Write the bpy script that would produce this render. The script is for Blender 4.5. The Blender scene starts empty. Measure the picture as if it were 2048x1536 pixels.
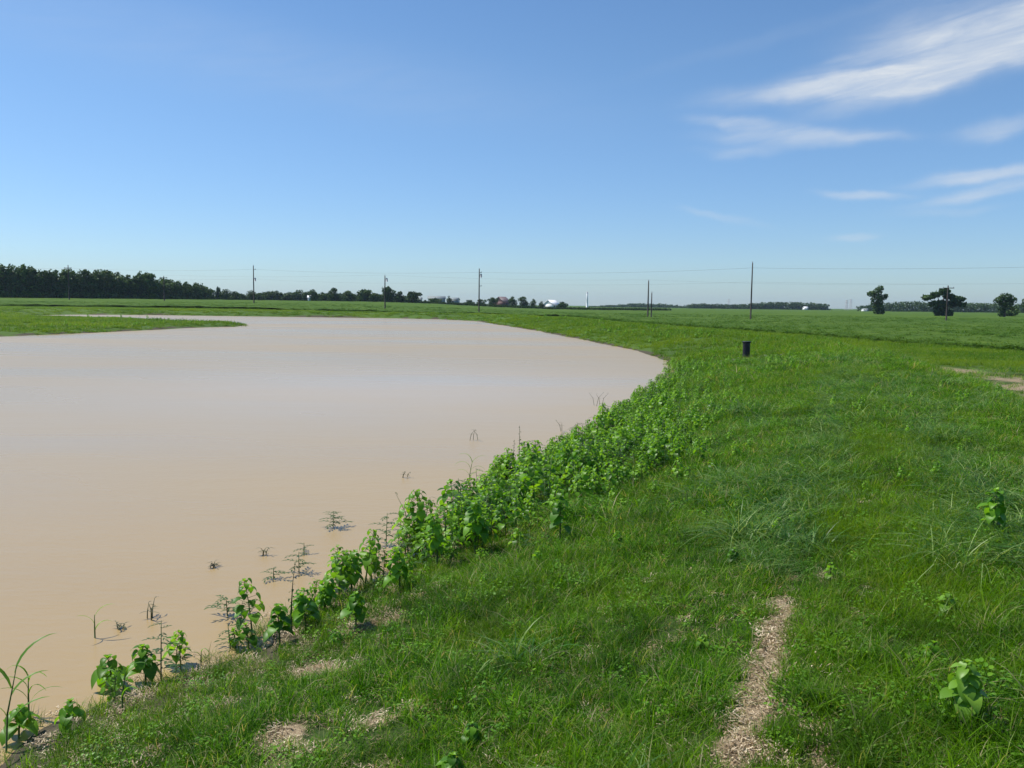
import bpy, math, random
import numpy as np
from mathutils import Matrix, Vector
R = math.radians
rng = np.random.default_rng(11)
random.seed(5)
scene = bpy.context.scene

# ------------------------------------------------------------------ camera
FPX = 1700.0                       # focal length in pixels of the 2048 px photograph
CAMZ = 2.4
PITCH = math.atan((768 - 609) / FPX)
ROLL = R(0.67)
fw = np.array([0, math.cos(PITCH), -math.sin(PITCH)])
up0 = np.array([0, math.sin(PITCH), math.cos(PITCH)])
rt0 = np.array([1.0, 0, 0])
rt = math.cos(ROLL) * rt0 + math.sin(ROLL) * up0
up = math.cos(ROLL) * up0 - math.sin(ROLL) * rt0
cd = bpy.data.cameras.new("camera")
cam = bpy.data.objects.new("camera", cd)
scene.collection.objects.link(cam)
cd.sensor_width = 36
cd.lens = FPX / 2048 * 36
cd.clip_start = 0.05
cd.clip_end = 12000
m = Matrix.Identity(4)
for i in range(3):
    m[i][0] = rt[i]; m[i][1] = up[i]; m[i][2] = -fw[i]
m[2][3] = CAMZ
cam.matrix_world = m
scene.camera = cam

# ------------------------------------------------------------------ light
SUN_EL, SUN_AZ = R(56), R(-68)     # azimuth measured from +Y (view direction) towards +X: sun high on the left
sd = bpy.data.lights.new("sun", 'SUN')
sd.energy = 4.8; sd.angle = R(0.5); sd.color = (1.0, 0.955, 0.89)
sun = bpy.data.objects.new("sun", sd)
scene.collection.objects.link(sun)
sdir = Vector((math.sin(SUN_AZ) * math.cos(SUN_EL), math.cos(SUN_AZ) * math.cos(SUN_EL), math.sin(SUN_EL)))
sun.rotation_euler = sdir.to_track_quat('Z', 'Y').to_euler()
scene.view_settings.view_transform = 'Standard'
scene.view_settings.look = 'None'
scene.view_settings.gamma = 1
scene.view_settings.exposure = 0.17

def pix_dir(px, py):
    d = fw + rt * (px - 1024) / FPX - up * (py - 768) / FPX
    return d / np.linalg.norm(d)
def pix_azel(px, py):
    d = pix_dir(px, py)
    return math.atan2(d[0], d[1]), math.asin(d[2])

w = bpy.data.worlds.new("World"); scene.world = w; w.use_nodes = True
nt = w.node_tree; N = nt.nodes; L = nt.links
for n in list(N): N.remove(n)
def node(tree, t, **kw):
    n = tree.nodes.new(t)
    for k, v in kw.items(): setattr(n, k, v)
    return n
def mth(tree, op, a, b=None, c=None, clamp=False):
    n = tree.nodes.new('ShaderNodeMath'); n.operation = op; n.use_clamp = clamp
    for i, v in enumerate((a, b, c)):
        if v is None: continue
        if isinstance(v, (int, float)): n.inputs[i].default_value = v
        else: tree.links.new(v, n.inputs[i])
    return n.outputs[0]
sky = node(nt, 'ShaderNodeTexSky'); sky.sky_type = 'NISHITA'; sky.sun_disc = False
sky.sun_elevation = SUN_EL; sky.sun_rotation = SUN_AZ
sky.altitude = 0; sky.air_density = 1.0; sky.dust_density = 0.25; sky.ozone_density = 3.5
tc = node(nt, 'ShaderNodeTexCoord')
nrm = node(nt, 'ShaderNodeVectorMath', operation='NORMALIZE'); L.new(tc.outputs['Generated'], nrm.inputs[0])
sx = node(nt, 'ShaderNodeSeparateXYZ'); L.new(nrm.outputs[0], sx.inputs[0])
AZ = mth(nt, 'ARCTAN2', sx.outputs[0], sx.outputs[1])
EL = mth(nt, 'ARCSINE', sx.outputs[2])
def noise3(vx, vy, scale, detail, rough=0.55, z=0.0, dist=0.0):
    c = node(nt, 'ShaderNodeCombineXYZ'); c.inputs[2].default_value = z
    L.new(vx, c.inputs[0]); L.new(vy, c.inputs[1])
    n = node(nt, 'ShaderNodeTexNoise'); n.inputs['Scale'].default_value = scale
    n.inputs['Detail'].default_value = detail; n.inputs['Roughness'].default_value = rough
    n.inputs['Distortion'].default_value = dist
    L.new(c.outputs[0], n.inputs['Vector']); return n.outputs[0]
ELs = mth(nt, 'MULTIPLY', mth(nt, 'SUBTRACT', EL, mth(nt, 'MULTIPLY', AZ, 0.13)), 6.0)
streak = noise3(AZ, ELs, 9.5, 9, 0.66, 0.0, 0.5)
wob = noise3(AZ, EL, 9.0, 4, 0.5, 3.1)
AZw = mth(nt, 'ADD', AZ, mth(nt, 'MULTIPLY', mth(nt, 'SUBTRACT', wob, 0.5), 0.07))
wob2 = noise3(AZ, EL, 16.0, 4, 0.5, 7.7)
ELw = mth(nt, 'ADD', EL, mth(nt, 'MULTIPLY', mth(nt, 'SUBTRACT', wob2, 0.5), 0.022))
# cirrus wisps: centre (px, py), half sizes in px, tilt in degrees, opacity
CL = [(1900, 128, 180, 32, 15, 0.85), (1700, 168, 170, 22, 4, 1.2), (2080, 75, 160, 36, 14, 0.9), (1990, 42, 150, 26, 6, 0.45),
      (1850, 92, 150, 13, 8, 0.45), (2120, 20, 230, 60, 0, 0.45),
      (1465, 246, 60, 12, -5, 0.55), (1590, 272, 120, 16, -2, 0.55), (1560, 294, 110, 9, 0, 0.2), (1485, 308, 45, 9, 0, 0.25),
      (1750, 274, 60, 8, -3, 0.25), (1995, 258, 60, 16, 6, 0.5), (1975, 348, 95, 12, 4, 0.75), (1730, 388, 60, 8, -2, 0.5),
      (1985, 380, 105, 11, 9, 0.5), (1900, 420, 70, 8, 3, 0.22), (1435, 434, 60, 8, -12, 0.25), (1705, 473, 42, 8, 0, 0.35),
      (1600, 60, 260, 14, 12, 0.06), (500, 120, 500, 70, -6, 0.10), (60, 560, 160, 20, 0, 0.25)]
dens = None
for (px, py, hx, hy, tilt, op) in CL:
    a0, e0 = pix_azel(px, py)
    ra, re = hx * 1.0 / FPX, hy * 0.82 / FPX
    ct, st = math.cos(R(tilt)), math.sin(R(tilt))
    da = mth(nt, 'SUBTRACT', AZw, a0); de = mth(nt, 'SUBTRACT', ELw, e0)
    u = mth(nt, 'ADD', mth(nt, 'MULTIPLY', da, ct / ra), mth(nt, 'MULTIPLY', de, st / ra))
    v = mth(nt, 'ADD', mth(nt, 'MULTIPLY', da, -st / re), mth(nt, 'MULTIPLY', de, ct / re))
    rr = mth(nt, 'ADD', mth(nt, 'MULTIPLY', u, u), mth(nt, 'MULTIPLY', v, v))
    g = mth(nt, 'MULTIPLY', mth(nt, 'EXPONENT', mth(nt, 'MULTIPLY', mth(nt, 'POWER', rr, 1.4), -0.7)), op)
    dens = g if dens is None else mth(nt, 'ADD', dens, g)
sk = mth(nt, 'MULTIPLY', mth(nt, 'SUBTRACT', streak, 0.28), 2.3, clamp=True)
dens = mth(nt, 'MULTIPLY', mth(nt, 'MINIMUM', dens, 1.0), mth(nt, 'ADD', mth(nt, 'MULTIPLY', sk, 0.75), 0.38))
dens = mth(nt, 'MULTIPLY', dens, 0.95, clamp=True)
hs = node(nt, 'ShaderNodeHueSaturation'); hs.inputs['Saturation'].default_value = 1.15; hs.inputs['Hue'].default_value = 0.505
L.new(sky.outputs[0], hs.inputs['Color'])
mix = node(nt, 'ShaderNodeMix', data_type='RGBA')
low = node(nt, 'ShaderNodeMapRange'); low.interpolation_type = 'SMOOTHSTEP'
L.new(EL, low.inputs['Value']); low.inputs['From Min'].default_value = -0.03; low.inputs['From Max'].default_value = 0.30
ab = node(nt, 'ShaderNodeMix', data_type='RGBA'); L.new(low.outputs[0], ab.inputs['Factor'])
ab.inputs[6].default_value = (0.60, 0.75, 0.98, 1); ab.inputs[7].default_value = (0.95, 0.98, 0.96, 1)
mu = node(nt, 'ShaderNodeMix', data_type='RGBA', blend_type='MULTIPLY'); mu.inputs['Factor'].default_value = 1
L.new(hs.outputs[0], mu.inputs[6]); L.new(ab.outputs[2], mu.inputs[7])
L.new(dens, mix.inputs['Factor']); L.new(mu.outputs[2], mix.inputs[6])
SKYS = 0.12
mix.inputs[7].default_value = (0.62 / SKYS, 0.67 / SKYS, 0.73 / SKYS, 1)
bg = node(nt, 'ShaderNodeBackground'); bg.inputs[1].default_value = SKYS
L.new(mix.outputs[2], bg.inputs[0])
wo = node(nt, 'ShaderNodeOutputWorld'); L.new(bg.outputs[0], wo.inputs[0])

# ------------------------------------------------------------------ helpers
def P0(px, py, z=0.0):
    """a photograph pixel brought down to the height z of the world"""
    d = pix_dir(px, py)
    t = (z - CAMZ) / d[2]
    return np.array([d[0] * t, d[1] * t])
def tag(o, label=None, cat=None, group=None, kind=None):
    if label: o['label'] = label
    if cat: o['category'] = cat
    if group: o['group'] = group
    if kind: o['kind'] = kind
    return o
def np_mesh(name, V, F, mats, tint=None, smooth=False, attrs=None):
    """V (n,3); F list of (k,3|4) index arrays"""
    me = bpy.data.meshes.new(name)
    V = np.asarray(V, dtype=np.float32)
    Fs = F if isinstance(F, list) else [F]
    Fs = [np.asarray(f, dtype=np.int32) for f in Fs if len(f)]
    tot = np.concatenate([np.full(len(f), f.shape[1], dtype=np.int32) for f in Fs])
    idx = np.concatenate([f.ravel() for f in Fs])
    me.vertices.add(len(V)); me.vertices.foreach_set('co', V.ravel())
    me.loops.add(len(idx)); me.loops.foreach_set('vertex_index', idx)
    me.polygons.add(len(tot))
    st = np.zeros(len(tot), dtype=np.int32); st[1:] = np.cumsum(tot)[:-1]
    me.polygons.foreach_set('loop_start', st)
    me.polygons.foreach_set('loop_total', tot)
    if smooth: me.polygons.foreach_set('use_smooth', np.ones(len(tot), dtype=bool))
    for k, a in (attrs or {}).items():
        at = me.attributes.new(k, 'FLOAT', 'POINT'); at.data.foreach_set('value', np.asarray(a, dtype=np.float32))
    if tint is not None:
        at = me.attributes.new('tint', 'FLOAT', 'POINT'); at.data.foreach_set('value', np.asarray(tint, dtype=np.float32))
    me.update(calc_edges=True)
    for mt in (mats if isinstance(mats, (list, tuple)) else [mats]): me.materials.append(mt)
    return me
def link(name, me, parent=None, loc=(0, 0, 0), rz=0.0):
    o = bpy.data.objects.new(name, me); scene.collection.objects.link(o)
    o.location = loc; o.rotation_euler = (0, 0, rz)
    if parent: o.parent = parent
    return o
def empty(name, loc, rz=0.0):
    o = bpy.data.objects.new(name, None); scene.collection.objects.link(o)
    o.location = loc; o.rotation_euler = (0, 0, rz); o.empty_display_size = 0.2
    return o
def copy_tree(o, parent=None):
    c = o.copy(); scene.collection.objects.link(c); c.parent = parent
    for ch in list(o.children): copy_tree(ch, c)
    return c
class MB:
    def __init__(s): s.V = []; s.Q = []; s.T = []; s.t = []
    def n(s): return len(s.V)
    def add(s, V, Q=(), T=(), tint=0.5):
        b = len(s.V); s.V += [tuple(v) for v in V]
        s.Q += [[b + i for i in q] for q in Q]; s.T += [[b + i for i in q] for q in T]
        s.t += [tint] * len(V)
    def addnp(s, V, Q, T, t):
        b = len(s.V); s.V += [tuple(v) for v in V]
        if len(Q): s.Q += (np.asarray(Q) + b).tolist()
        if len(T): s.T += (np.asarray(T) + b).tolist()
        s.t += list(t)
    def tube(s, pts, rad, k=6, tint=0.5, cap=True):
        pts = [Vector(p) for p in pts]
        if not isinstance(rad, (list, tuple)): rad = [rad] * len(pts)
        b = len(s.V)
        for i, p in enumerate(pts):
            d = (pts[min(i + 1, len(pts) - 1)] - pts[max(i - 1, 0)]).normalized()
            a = d.orthogonal().normalized() if abs(d.z) < 0.9 else Vector((1, 0, 0)).cross(d).normalized()
            c = d.cross(a)
            for j in range(k):
                an = 2 * math.pi * j / k
                s.V.append(tuple(p + (a * math.cos(an) + c * math.sin(an)) * rad[i])); s.t.append(tint)
        for i in range(len(pts) - 1):
            for j in range(k):
                s.Q.append([b + i * k + j, b + i * k + (j + 1) % k, b + (i + 1) * k + (j + 1) % k, b + (i + 1) * k + j])
        if cap:
            for base, p in ((b, pts[0]), (b + (len(pts) - 1) * k, pts[-1])):
                c = len(s.V); s.V.append(tuple(p)); s.t.append(tint)
                for j in range(k): s.T.append([base + j, base + (j + 1) % k, c])
    def box(s, x0, x1, y0, y1, z0, z1, tint=0.5):
        V = [(x, y, z) for x in (x0, x1) for y in (y0, y1) for z in (z0, z1)]
        s.add(V, [(0, 1, 3, 2), (4, 6, 7, 5), (0, 4, 5, 1), (2, 3, 7, 6), (0, 2, 6, 4), (1, 5, 7, 3)], (), tint)
    def mesh(s, name, mats, smooth=False):
        F = []
        if s.Q: F.append(np.array(s.Q))
        if s.T: F.append(np.array(s.T))
        return np_mesh(name, np.array(s.V), F, mats, tint=s.t, smooth=smooth)

# cheap smooth noise from summed sines (about -1..1)
_w = [(rng.normal(size=(7, 2)), rng.uniform(0, 6.28, 7)) for _ in range(12)]
def sn(x, y, scale, k=0):
    W, ph = _w[k % 12]
    r = 0
    for i in range(7):
        r = r + np.sin((W[i, 0] * x + W[i, 1] * y) * scale + ph[i])
    return r / 3.7

# ------------------------------------------------------------------ materials
def new_mat(name):
    mt = bpy.data.materials.new(name); mt.use_nodes = True
    t = mt.node_tree
    for n in list(t.nodes): t.nodes.remove(n)
    out = t.nodes.new('ShaderNodeOutputMaterial')
    return mt, t, out
def tnoise(t, scale, detail=4, rough=0.55, coord='POS', scalev=None):
    n = t.nodes.new('ShaderNodeTexNoise'); n.inputs['Scale'].default_value = scale
    n.inputs['Detail'].default_value = detail; n.inputs['Roughness'].default_value = rough
    if coord == 'POS':
        g = t.nodes.new('ShaderNodeNewGeometry'); src = g.outputs['Position']
    else:
        g = t.nodes.new('ShaderNodeTexCoord'); src = g.outputs['Object']
    if scalev:
        mp = t.nodes.new('ShaderNodeMapping'); mp.inputs['Scale'].default_value = scalev
        t.links.new(src, mp.inputs['Vector']); src = mp.outputs[0]
    t.links.new(src, n.inputs['Vector'])
    return n.outputs[0]
def ramp(t, fac, stops):
    r = t.nodes.new('ShaderNodeValToRGB')
    while len(r.color_ramp.elements) < len(stops): r.color_ramp.elements.new(0.5)
    for e, (p, c) in zip(r.color_ramp.elements, stops):
        e.position = p; e.color = (c[0], c[1], c[2], 1)
    t.links.new(fac, r.inputs[0]); return r.outputs[0]
def mixc(t, f, a, b, mode='MIX'):
    n = t.nodes.new('ShaderNodeMix'); n.data_type = 'RGBA'; n.blend_type = mode
    for s, v in ((n.inputs[0], f), (n.inputs[6], a), (n.inputs[7], b)):
        if isinstance(v, (int, float)): s.default_value = v
        elif isinstance(v, tuple): s.default_value = (v[0], v[1], v[2], 1)
        else: t.links.new(v, s)
    return n.outputs[2]
def leaf_mat(name, stops, alt, patch=0.25, transl=0.35, rough=0.45, spec=0.3, jitter=0.35, altamt=0.8, dark=None):
    """stops: ramp over the per-leaf attribute tint; alt: colour of patches of the stand"""
    mt, t, out = new_mat(name)
    at = t.nodes.new('ShaderNodeAttribute'); at.attribute_name = 'tint'
    oi = t.nodes.new('ShaderNodeObjectInfo')
    f = mth(t, 'ADD', at.outputs['Fac'], mth(t, 'MULTIPLY', mth(t, 'SUBTRACT', oi.outputs['Random'], 0.5), jitter), clamp=True)
    c = ramp(t, f, stops)
    nz = tnoise(t, patch, 4, 0.6)
    f2 = mth(t, 'MULTIPLY', mth(t, 'SUBTRACT', nz, 0.45), 5.0, clamp=True)
    f2 = mth(t, 'MULTIPLY', f2, altamt)
    c = mixc(t, f2, c, alt)
    if dark:                                          # patches of a darker, coarser species
        nd = tnoise(t, 1.15, 5, 0.65)
        c = mixc(t, mth(t, 'MULTIPLY', mth(t, 'MULTIPLY', mth(t, 'SUBTRACT', nd, 0.49), 6.0, clamp=True), 0.6), c, dark)
    p = t.nodes.new('ShaderNodeBsdfPrincipled'); p.inputs['Roughness'].default_value = rough
    p.inputs['Specular IOR Level'].default_value = spec
    t.links.new(c, p.inputs['Base Color'])
    tr = t.nodes.new('ShaderNodeBsdfTranslucent')
    ct = mixc(t, 1.0, c, (1.35, 1.25, 0.5), 'MULTIPLY'); t.links.new(ct, tr.inputs['Color'])
    ms = t.nodes.new('ShaderNodeMixShader'); ms.inputs[0].default_value = transl
    t.links.new(p.outputs[0], ms.inputs[1]); t.links.new(tr.outputs[0], ms.inputs[2])
    t.links.new(ms.outputs[0], out.inputs[0])
    return mt
def plain(name, col, rough=0.7, var=0.25, scale=6.0, metal=0.0, spec=0.4):
    mt, t, out = new_mat(name)
    nz = tnoise(t, scale, 5, 0.6, 'OBJ')
    a = tuple(c * (1 - var) for c in col); b = tuple(min(1, c * (1 + var)) for c in col)
    c = ramp(t, nz, [(0.3, a), (0.7, b)])
    p = t.nodes.new('ShaderNodeBsdfPrincipled'); p.inputs['Roughness'].default_value = rough
    p.inputs['Metallic'].default_value = metal; p.inputs['Specular IOR Level'].default_value = spec
    t.links.new(c, p.inputs['Base Color'])
    bp = t.nodes.new('ShaderNodeBump'); bp.inputs['Strength'].default_value = 0.3; bp.inputs['Distance'].default_value = 0.02
    t.links.new(nz, bp.inputs['Height']); t.links.new(bp.outputs[0], p.inputs['Normal'])
    t.links.new(p.outputs[0], out.inputs[0])
    return mt
M = {}
STRAW = (0.42, 0.31, 0.17)
M['grass'] = leaf_mat('short grass', [(0, (0.020, 0.088, 0.002)), (0.45, (0.058, 0.195, 0.003)), (0.84, (0.185, 0.390, 0.010)), (0.93, (0.33, 0.42, 0.10)), (1.0, (0.50, 0.42, 0.25))],
                      (0.150, 0.270, 0.006), 0.5, 0.54, 0.42, 0.16, jitter=0.45, altamt=0.7, dark=(0.020, 0.075, 0.006))
M['bluegrass'] = leaf_mat('long grass', [(0, (0.015, 0.075, 0.006)), (0.6, (0.065, 0.185, 0.016)), (1.0, (0.36, 0.48, 0.16))],
                          (0.08, 0.21, 0.015), 0.8, 0.38, 0.42, 0.25, altamt=0.4)
M['weed'] = leaf_mat('broad weed leaves', [(0, (0.045, 0.145, 0.010)), (0.5, (0.125, 0.320, 0.018)), (1.0, (0.28, 0.52, 0.035))],
                     (0.18, 0.38, 0.02), 0.9, 0.50, 0.42, 0.35, altamt=0.5)
M['stem'] = leaf_mat('weed stem', [(0, (0.06, 0.11, 0.03)), (0.6, (0.12, 0.17, 0.05)), (1.0, (0.22, 0.15, 0.08))], (0.1, 0.15, 0.04), 0.9, 0.1, 0.5)
M['dullweed'] = leaf_mat('dull weed leaves', [(0, (0.030, 0.075, 0.022)), (0.6, (0.055, 0.13, 0.03)), (1.0, (0.11, 0.17, 0.05))],
                         (0.07, 0.12, 0.04), 0.9, 0.3, 0.5, altamt=0.4)
M['twig'] = leaf_mat('drowned twig', [(0, (0.05, 0.07, 0.03)), (1.0, (0.13, 0.14, 0.06))], (0.09, 0.08, 0.05), 0.9, 0.05, 0.7)
M['straw'] = leaf_mat('straw mulch', [(0, (0.17, 0.12, 0.065)), (0.5, (0.40, 0.30, 0.175)), (1.0, (0.78, 0.66, 0.46))], (0.38, 0.27, 0.16), 1.2, 0.15, 0.5, 0.3, jitter=0.8, altamt=0.5)
M['bank'] = leaf_mat('bank grass', [(0, (0.050, 0.130, 0.006)), (0.5, (0.100, 0.225, 0.010)), (0.9, (0.18, 0.31, 0.02)), (1.0, (0.27, 0.27, 0.09))],
                     (0.19, 0.29, 0.010), 0.12, 0.45, 0.5, 0.2)
M['soy'] = leaf_mat('crop leaves', [(0, (0.040, 0.105, 0.010)), (0.5, (0.070, 0.160, 0.015)), (1.0, (0.12, 0.225, 0.03))],
                    (0.085, 0.165, 0.018), 0.05, 0.35, 0.6, 0.12, altamt=0.6)
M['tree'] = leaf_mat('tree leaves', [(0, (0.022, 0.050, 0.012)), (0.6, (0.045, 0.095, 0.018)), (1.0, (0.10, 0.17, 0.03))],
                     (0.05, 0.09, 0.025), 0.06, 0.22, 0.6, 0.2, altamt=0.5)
M['bark'] = plain('bark', (0.10, 0.075, 0.055), 0.9, 0.35, 4)
M['wood'] = plain('pole wood', (0.05, 0.04, 0.034), 0.85, 0.3, 3)
M['metal'] = plain('grey metal', (0.32, 0.33, 0.34), 0.5, 0.15, 3, 0.6)
M['ceramic'] = plain('grey insulator', (0.30, 0.32, 0.34), 0.3, 0.1, 3)
M['wire'] = plain('cable', (0.06, 0.06, 0.065), 0.6, 0.1, 3)
M['blackpipe'] = plain('black plastic pipe', (0.012, 0.012, 0.018), 0.45, 0.25, 9)
M['stone'] = plain('stone', (0.34, 0.32, 0.28), 0.85, 0.3, 5)
M['white'] = plain('white siding', (0.78, 0.78, 0.76), 0.6, 0.06, 1)
M['grey'] = plain('grey siding', (0.28, 0.31, 0.29), 0.6, 0.1, 1)
M['redbarn'] = plain('dull red boards', (0.13, 0.06, 0.055), 0.7, 0.2, 1)
M['roofgrey'] = plain('grey roofing', (0.22, 0.25, 0.24), 0.7, 0.15, 1)
M['roofred'] = plain('faded red roofing', (0.15, 0.11, 0.11), 0.6, 0.15, 1)
M['roofwhite'] = plain('white metal roofing', (0.8, 0.8, 0.8), 0.4, 0.05, 1)
M['glass'] = plain('dark window glass', (0.03, 0.035, 0.04), 0.15, 0.1, 1, 0, 0.6)

# ground
def ground_mat():
    mt, t, out = new_mat('grassy ground')
    bare = t.nodes.new('ShaderNodeAttribute'); bare.attribute_name = 'bare'
    mud = t.nodes.new('ShaderNodeAttribute'); mud.attribute_name = 'mud'
    n1 = tnoise(t, 14, 6, 0.7); n2 = tnoise(t, 90, 4, 0.7); n3 = tnoise(t, 0.06, 5, 0.6); n4 = tnoise(t, 1.3, 5, 0.7)
    g = ramp(t, n1, [(0.3, (0.022, 0.038, 0.010)), (0.55, (0.045, 0.075, 0.014)), (0.75, (0.085, 0.105, 0.03))])
    far = ramp(t, n3, [(0.3, (0.045, 0.095, 0.008)), (0.5, (0.065, 0.125, 0.010)), (0.7, (0.09, 0.155, 0.014))])
    cdn = t.nodes.new('ShaderNodeAttribute'); cdn.attribute_name = 'farness'
    far2 = mixc(t, mth(t, 'MULTIPLY', n4, 0.5), far, (0.06, 0.12, 0.02))
    c = mixc(t, cdn.outputs['Fac'], g, far2)
    soil = ramp(t, n1, [(0.3, (0.13, 0.09, 0.06)), (0.5, (0.22, 0.165, 0.10)), (0.7, (0.32, 0.245, 0.155))])
    strw = ramp(t, n2, [(0.3, (0.12, 0.08, 0.05)), (0.5, (0.31, 0.235, 0.14)), (0.66, (0.55, 0.44, 0.28))])
    soil = mixc(t, 0.55, soil, strw)
    f = mth(t, 'ADD', bare.outputs['Fac'], mth(t, 'MULTIPLY', mth(t, 'SUBTRACT', n1, 0.5), 0.8))
    f = mth(t, 'MULTIPLY', mth(t, 'SUBTRACT', f, 0.35), 4.0, clamp=True)
    c = mixc(t, f, c, soil)
    mudc = ramp(t, n1, [(0.3, (0.040, 0.034, 0.022)), (0.7, (0.10, 0.085, 0.05))])
    fm = mth(t, 'ADD', mud.outputs['Fac'], mth(t, 'MULTIPLY', mth(t, 'SUBTRACT', n1, 0.5), 0.7))
    fm = mth(t, 'MULTIPLY', mth(t, 'SUBTRACT', fm, 0.35), 3.0, clamp=True)
    c = mixc(t, fm, c, mudc)
    p = t.nodes.new('ShaderNodeBsdfPrincipled'); p.inputs['Roughness'].default_value = 0.9
    p.inputs['Specular IOR Level'].default_value = 0.2
    t.links.new(c, p.inputs['Base Color'])
    bp = t.nodes.new('ShaderNodeBump'); bp.inputs['Strength'].default_value = 0.6; bp.inputs['Distance'].default_value = 0.03
    t.links.new(n1, bp.inputs['Height']); t.links.new(bp.outputs[0], p.inputs['Normal'])
    t.links.new(p.outputs[0], out.inputs[0]); return mt
M['ground'] = ground_mat()
def field_mat():
    mt, t, out = new_mat('crop canopy')
    n1 = tnoise(t, 1.6, 6, 0.75); n3 = tnoise(t, 0.018, 5, 0.6, scalev=(1, 2.5, 1)); n5 = tnoise(t, 0.25, 4, 0.7, scalev=(0.3, 1, 1))
    c = ramp(t, n1, [(0.3, (0.034, 0.080, 0.009)), (0.55, (0.064, 0.130, 0.014)), (0.75, (0.10, 0.172, 0.022))])
    c2 = ramp(t, n3, [(0.35, (0.060, 0.118, 0.014)), (0.65, (0.100, 0.162, 0.022))])
    c = mixc(t, 0.5, c, c2)
    nr = tnoise(t, 0.12, 3, 0.6, scalev=(0.12, 2.2, 1))
    c = mixc(t, mth(t, 'MULTIPLY', n5, 0.4), c, (0.04, 0.085, 0.012))
    c = mixc(t, mth(t, 'MULTIPLY', mth(t, 'SUBTRACT', nr, 0.45), 2.0, clamp=True), c, (0.13, 0.20, 0.022))
    p = t.nodes.new('ShaderNodeBsdfPrincipled'); p.inputs['Roughness'].default_value = 0.9
    p.inputs['Specular IOR Level'].default_value = 0.08
    t.links.new(c, p.inputs['Base Color'])
    bp = t.nodes.new('ShaderNodeBump'); bp.inputs['Strength'].default_value = 0.8; bp.inputs['Distance'].default_value = 0.3
    t.links.new(n1, bp.inputs['Height']); t.links.new(bp.outputs[0], p.inputs['Normal'])
    t.links.new(p.outputs[0], out.inputs[0]); return mt
M['field'] = field_mat()
def water_mat():
    mt, t, out = new_mat('muddy water')
    nb = tnoise(t, 0.05, 4, 0.6, scalev=(0.5, 1.6, 1))
    ns = tnoise(t, 0.7, 5, 0.6, scalev=(0.5, 1.5, 1))
    c = ramp(t, nb, [(0.35, (0.366, 0.258, 0.115)), (0.65, (0.400, 0.290, 0.138))])
    c = mixc(t, mth(t, 'MULTIPLY', ns, 0.25), c, (0.345, 0.252, 0.124))
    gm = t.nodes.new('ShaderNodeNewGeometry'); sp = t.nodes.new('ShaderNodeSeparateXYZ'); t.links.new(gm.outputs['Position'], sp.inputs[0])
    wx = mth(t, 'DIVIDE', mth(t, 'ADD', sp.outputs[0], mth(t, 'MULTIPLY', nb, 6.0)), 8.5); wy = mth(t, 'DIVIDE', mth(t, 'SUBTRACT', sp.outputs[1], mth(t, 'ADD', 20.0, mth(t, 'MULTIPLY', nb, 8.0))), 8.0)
    sheen_tint = mth(t, 'EXPONENT', mth(t, 'MULTIPLY', mth(t, 'ADD', mth(t, 'MULTIPLY', wx, wx), mth(t, 'MULTIPLY', wy, wy)), -1.0))
    c = mixc(t, mth(t, 'MULTIPLY', sheen_tint, 0.65), c, (0.425, 0.365, 0.290))  # sky reflection of a smoother stretch, painted as a greyer base colour
    p = t.nodes.new('ShaderNodeBsdfPrincipled')
    p.inputs['IOR'].default_value = 1.33; p.inputs['Specular IOR Level'].default_value = 0.5
    rg = ramp(t, nb, [(0.4, (0.24,) * 3), (0.6, (0.34,) * 3)]); t.links.new(rg, p.inputs['Roughness'])
    t.links.new(c, p.inputs['Base Color'])
    r1 = tnoise(t, 9.0, 3, 0.5, scalev=(0.8, 1.6, 1)); r2 = tnoise(t, 1.6, 3, 0.5, scalev=(0.6, 1.8, 1))
    h = mth(t, 'ADD', mth(t, 'MULTIPLY', r1, 0.5), r2)
    bp = t.nodes.new('ShaderNodeBump'); bp.inputs['Strength'].default_value = 0.35; bp.inputs['Distance'].default_value = 0.02
    t.links.new(h, bp.inputs['Height']); t.links.new(bp.outputs[0], p.inputs['Normal'])
    t.links.new(p.outputs[0], out.inputs[0]); return mt
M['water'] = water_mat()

# ------------------------------------------------------------------ pond outline and terrain
near = [(-150, 1640), (30, 1500), (95, 1468), (180, 1432), (260, 1396), (330, 1362), (400, 1332), (500, 1290), (600, 1240), (690, 1192),
        (780, 1140), (850, 1090), (930, 1040), (1010, 985), (1100, 930), (1190, 870), (1262, 815), (1320, 765), (1345, 740),
        (1338, 722), (1300, 709), (1250, 697), (1150, 676), (1060, 659), (1000, 650), (960, 643), (880, 638.5), (760, 636), (600, 634), (450, 632), (300, 630), (150, 629), (50, 631)]
pen = [(60, 636), (130, 637.5), (230, 640), (330, 643.5), (400, 648), (492, 650), (470, 653.5), (400, 655), (350, 657), (280, 661), (200, 665), (100, 669), (0, 673), (-160, 680)]
POND = [(-9, -14)] + [tuple(P0(*p)) for p in near] + [tuple(P0(*p)) for p in pen] + [(-75, 35), (-75, -14)]
POND = np.array(POND)
def sdist(x, y):
    """signed distance to the pond outline, positive on land"""
    x = np.asarray(x, float); y = np.asarray(y, float); sh = x.shape
    x = x.ravel(); y = y.ravel()
    d2 = np.full(x.shape, 1e18); ins = np.zeros(x.shape, bool)
    n = len(POND)
    for i in range(n):
        ax, ay = POND[i]; bx, by = POND[(i + 1) % n]
        ex, ey = bx - ax, by - ay
        t = np.clip(((x - ax) * ex + (y - ay) * ey) / (ex * ex + ey * ey + 1e-12), 0, 1)
        d2 = np.minimum(d2, (x - ax - t * ex) ** 2 + (y - ay - t * ey) ** 2)
        c = ((ay > y) != (by > y)) & (x < ex * (y - ay) / (ey if abs(ey) > 1e-12 else 1e-12) + ax)
        ins ^= c
    d = np.sqrt(d2)
    return np.where(ins, -d, d).reshape(sh)
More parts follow.
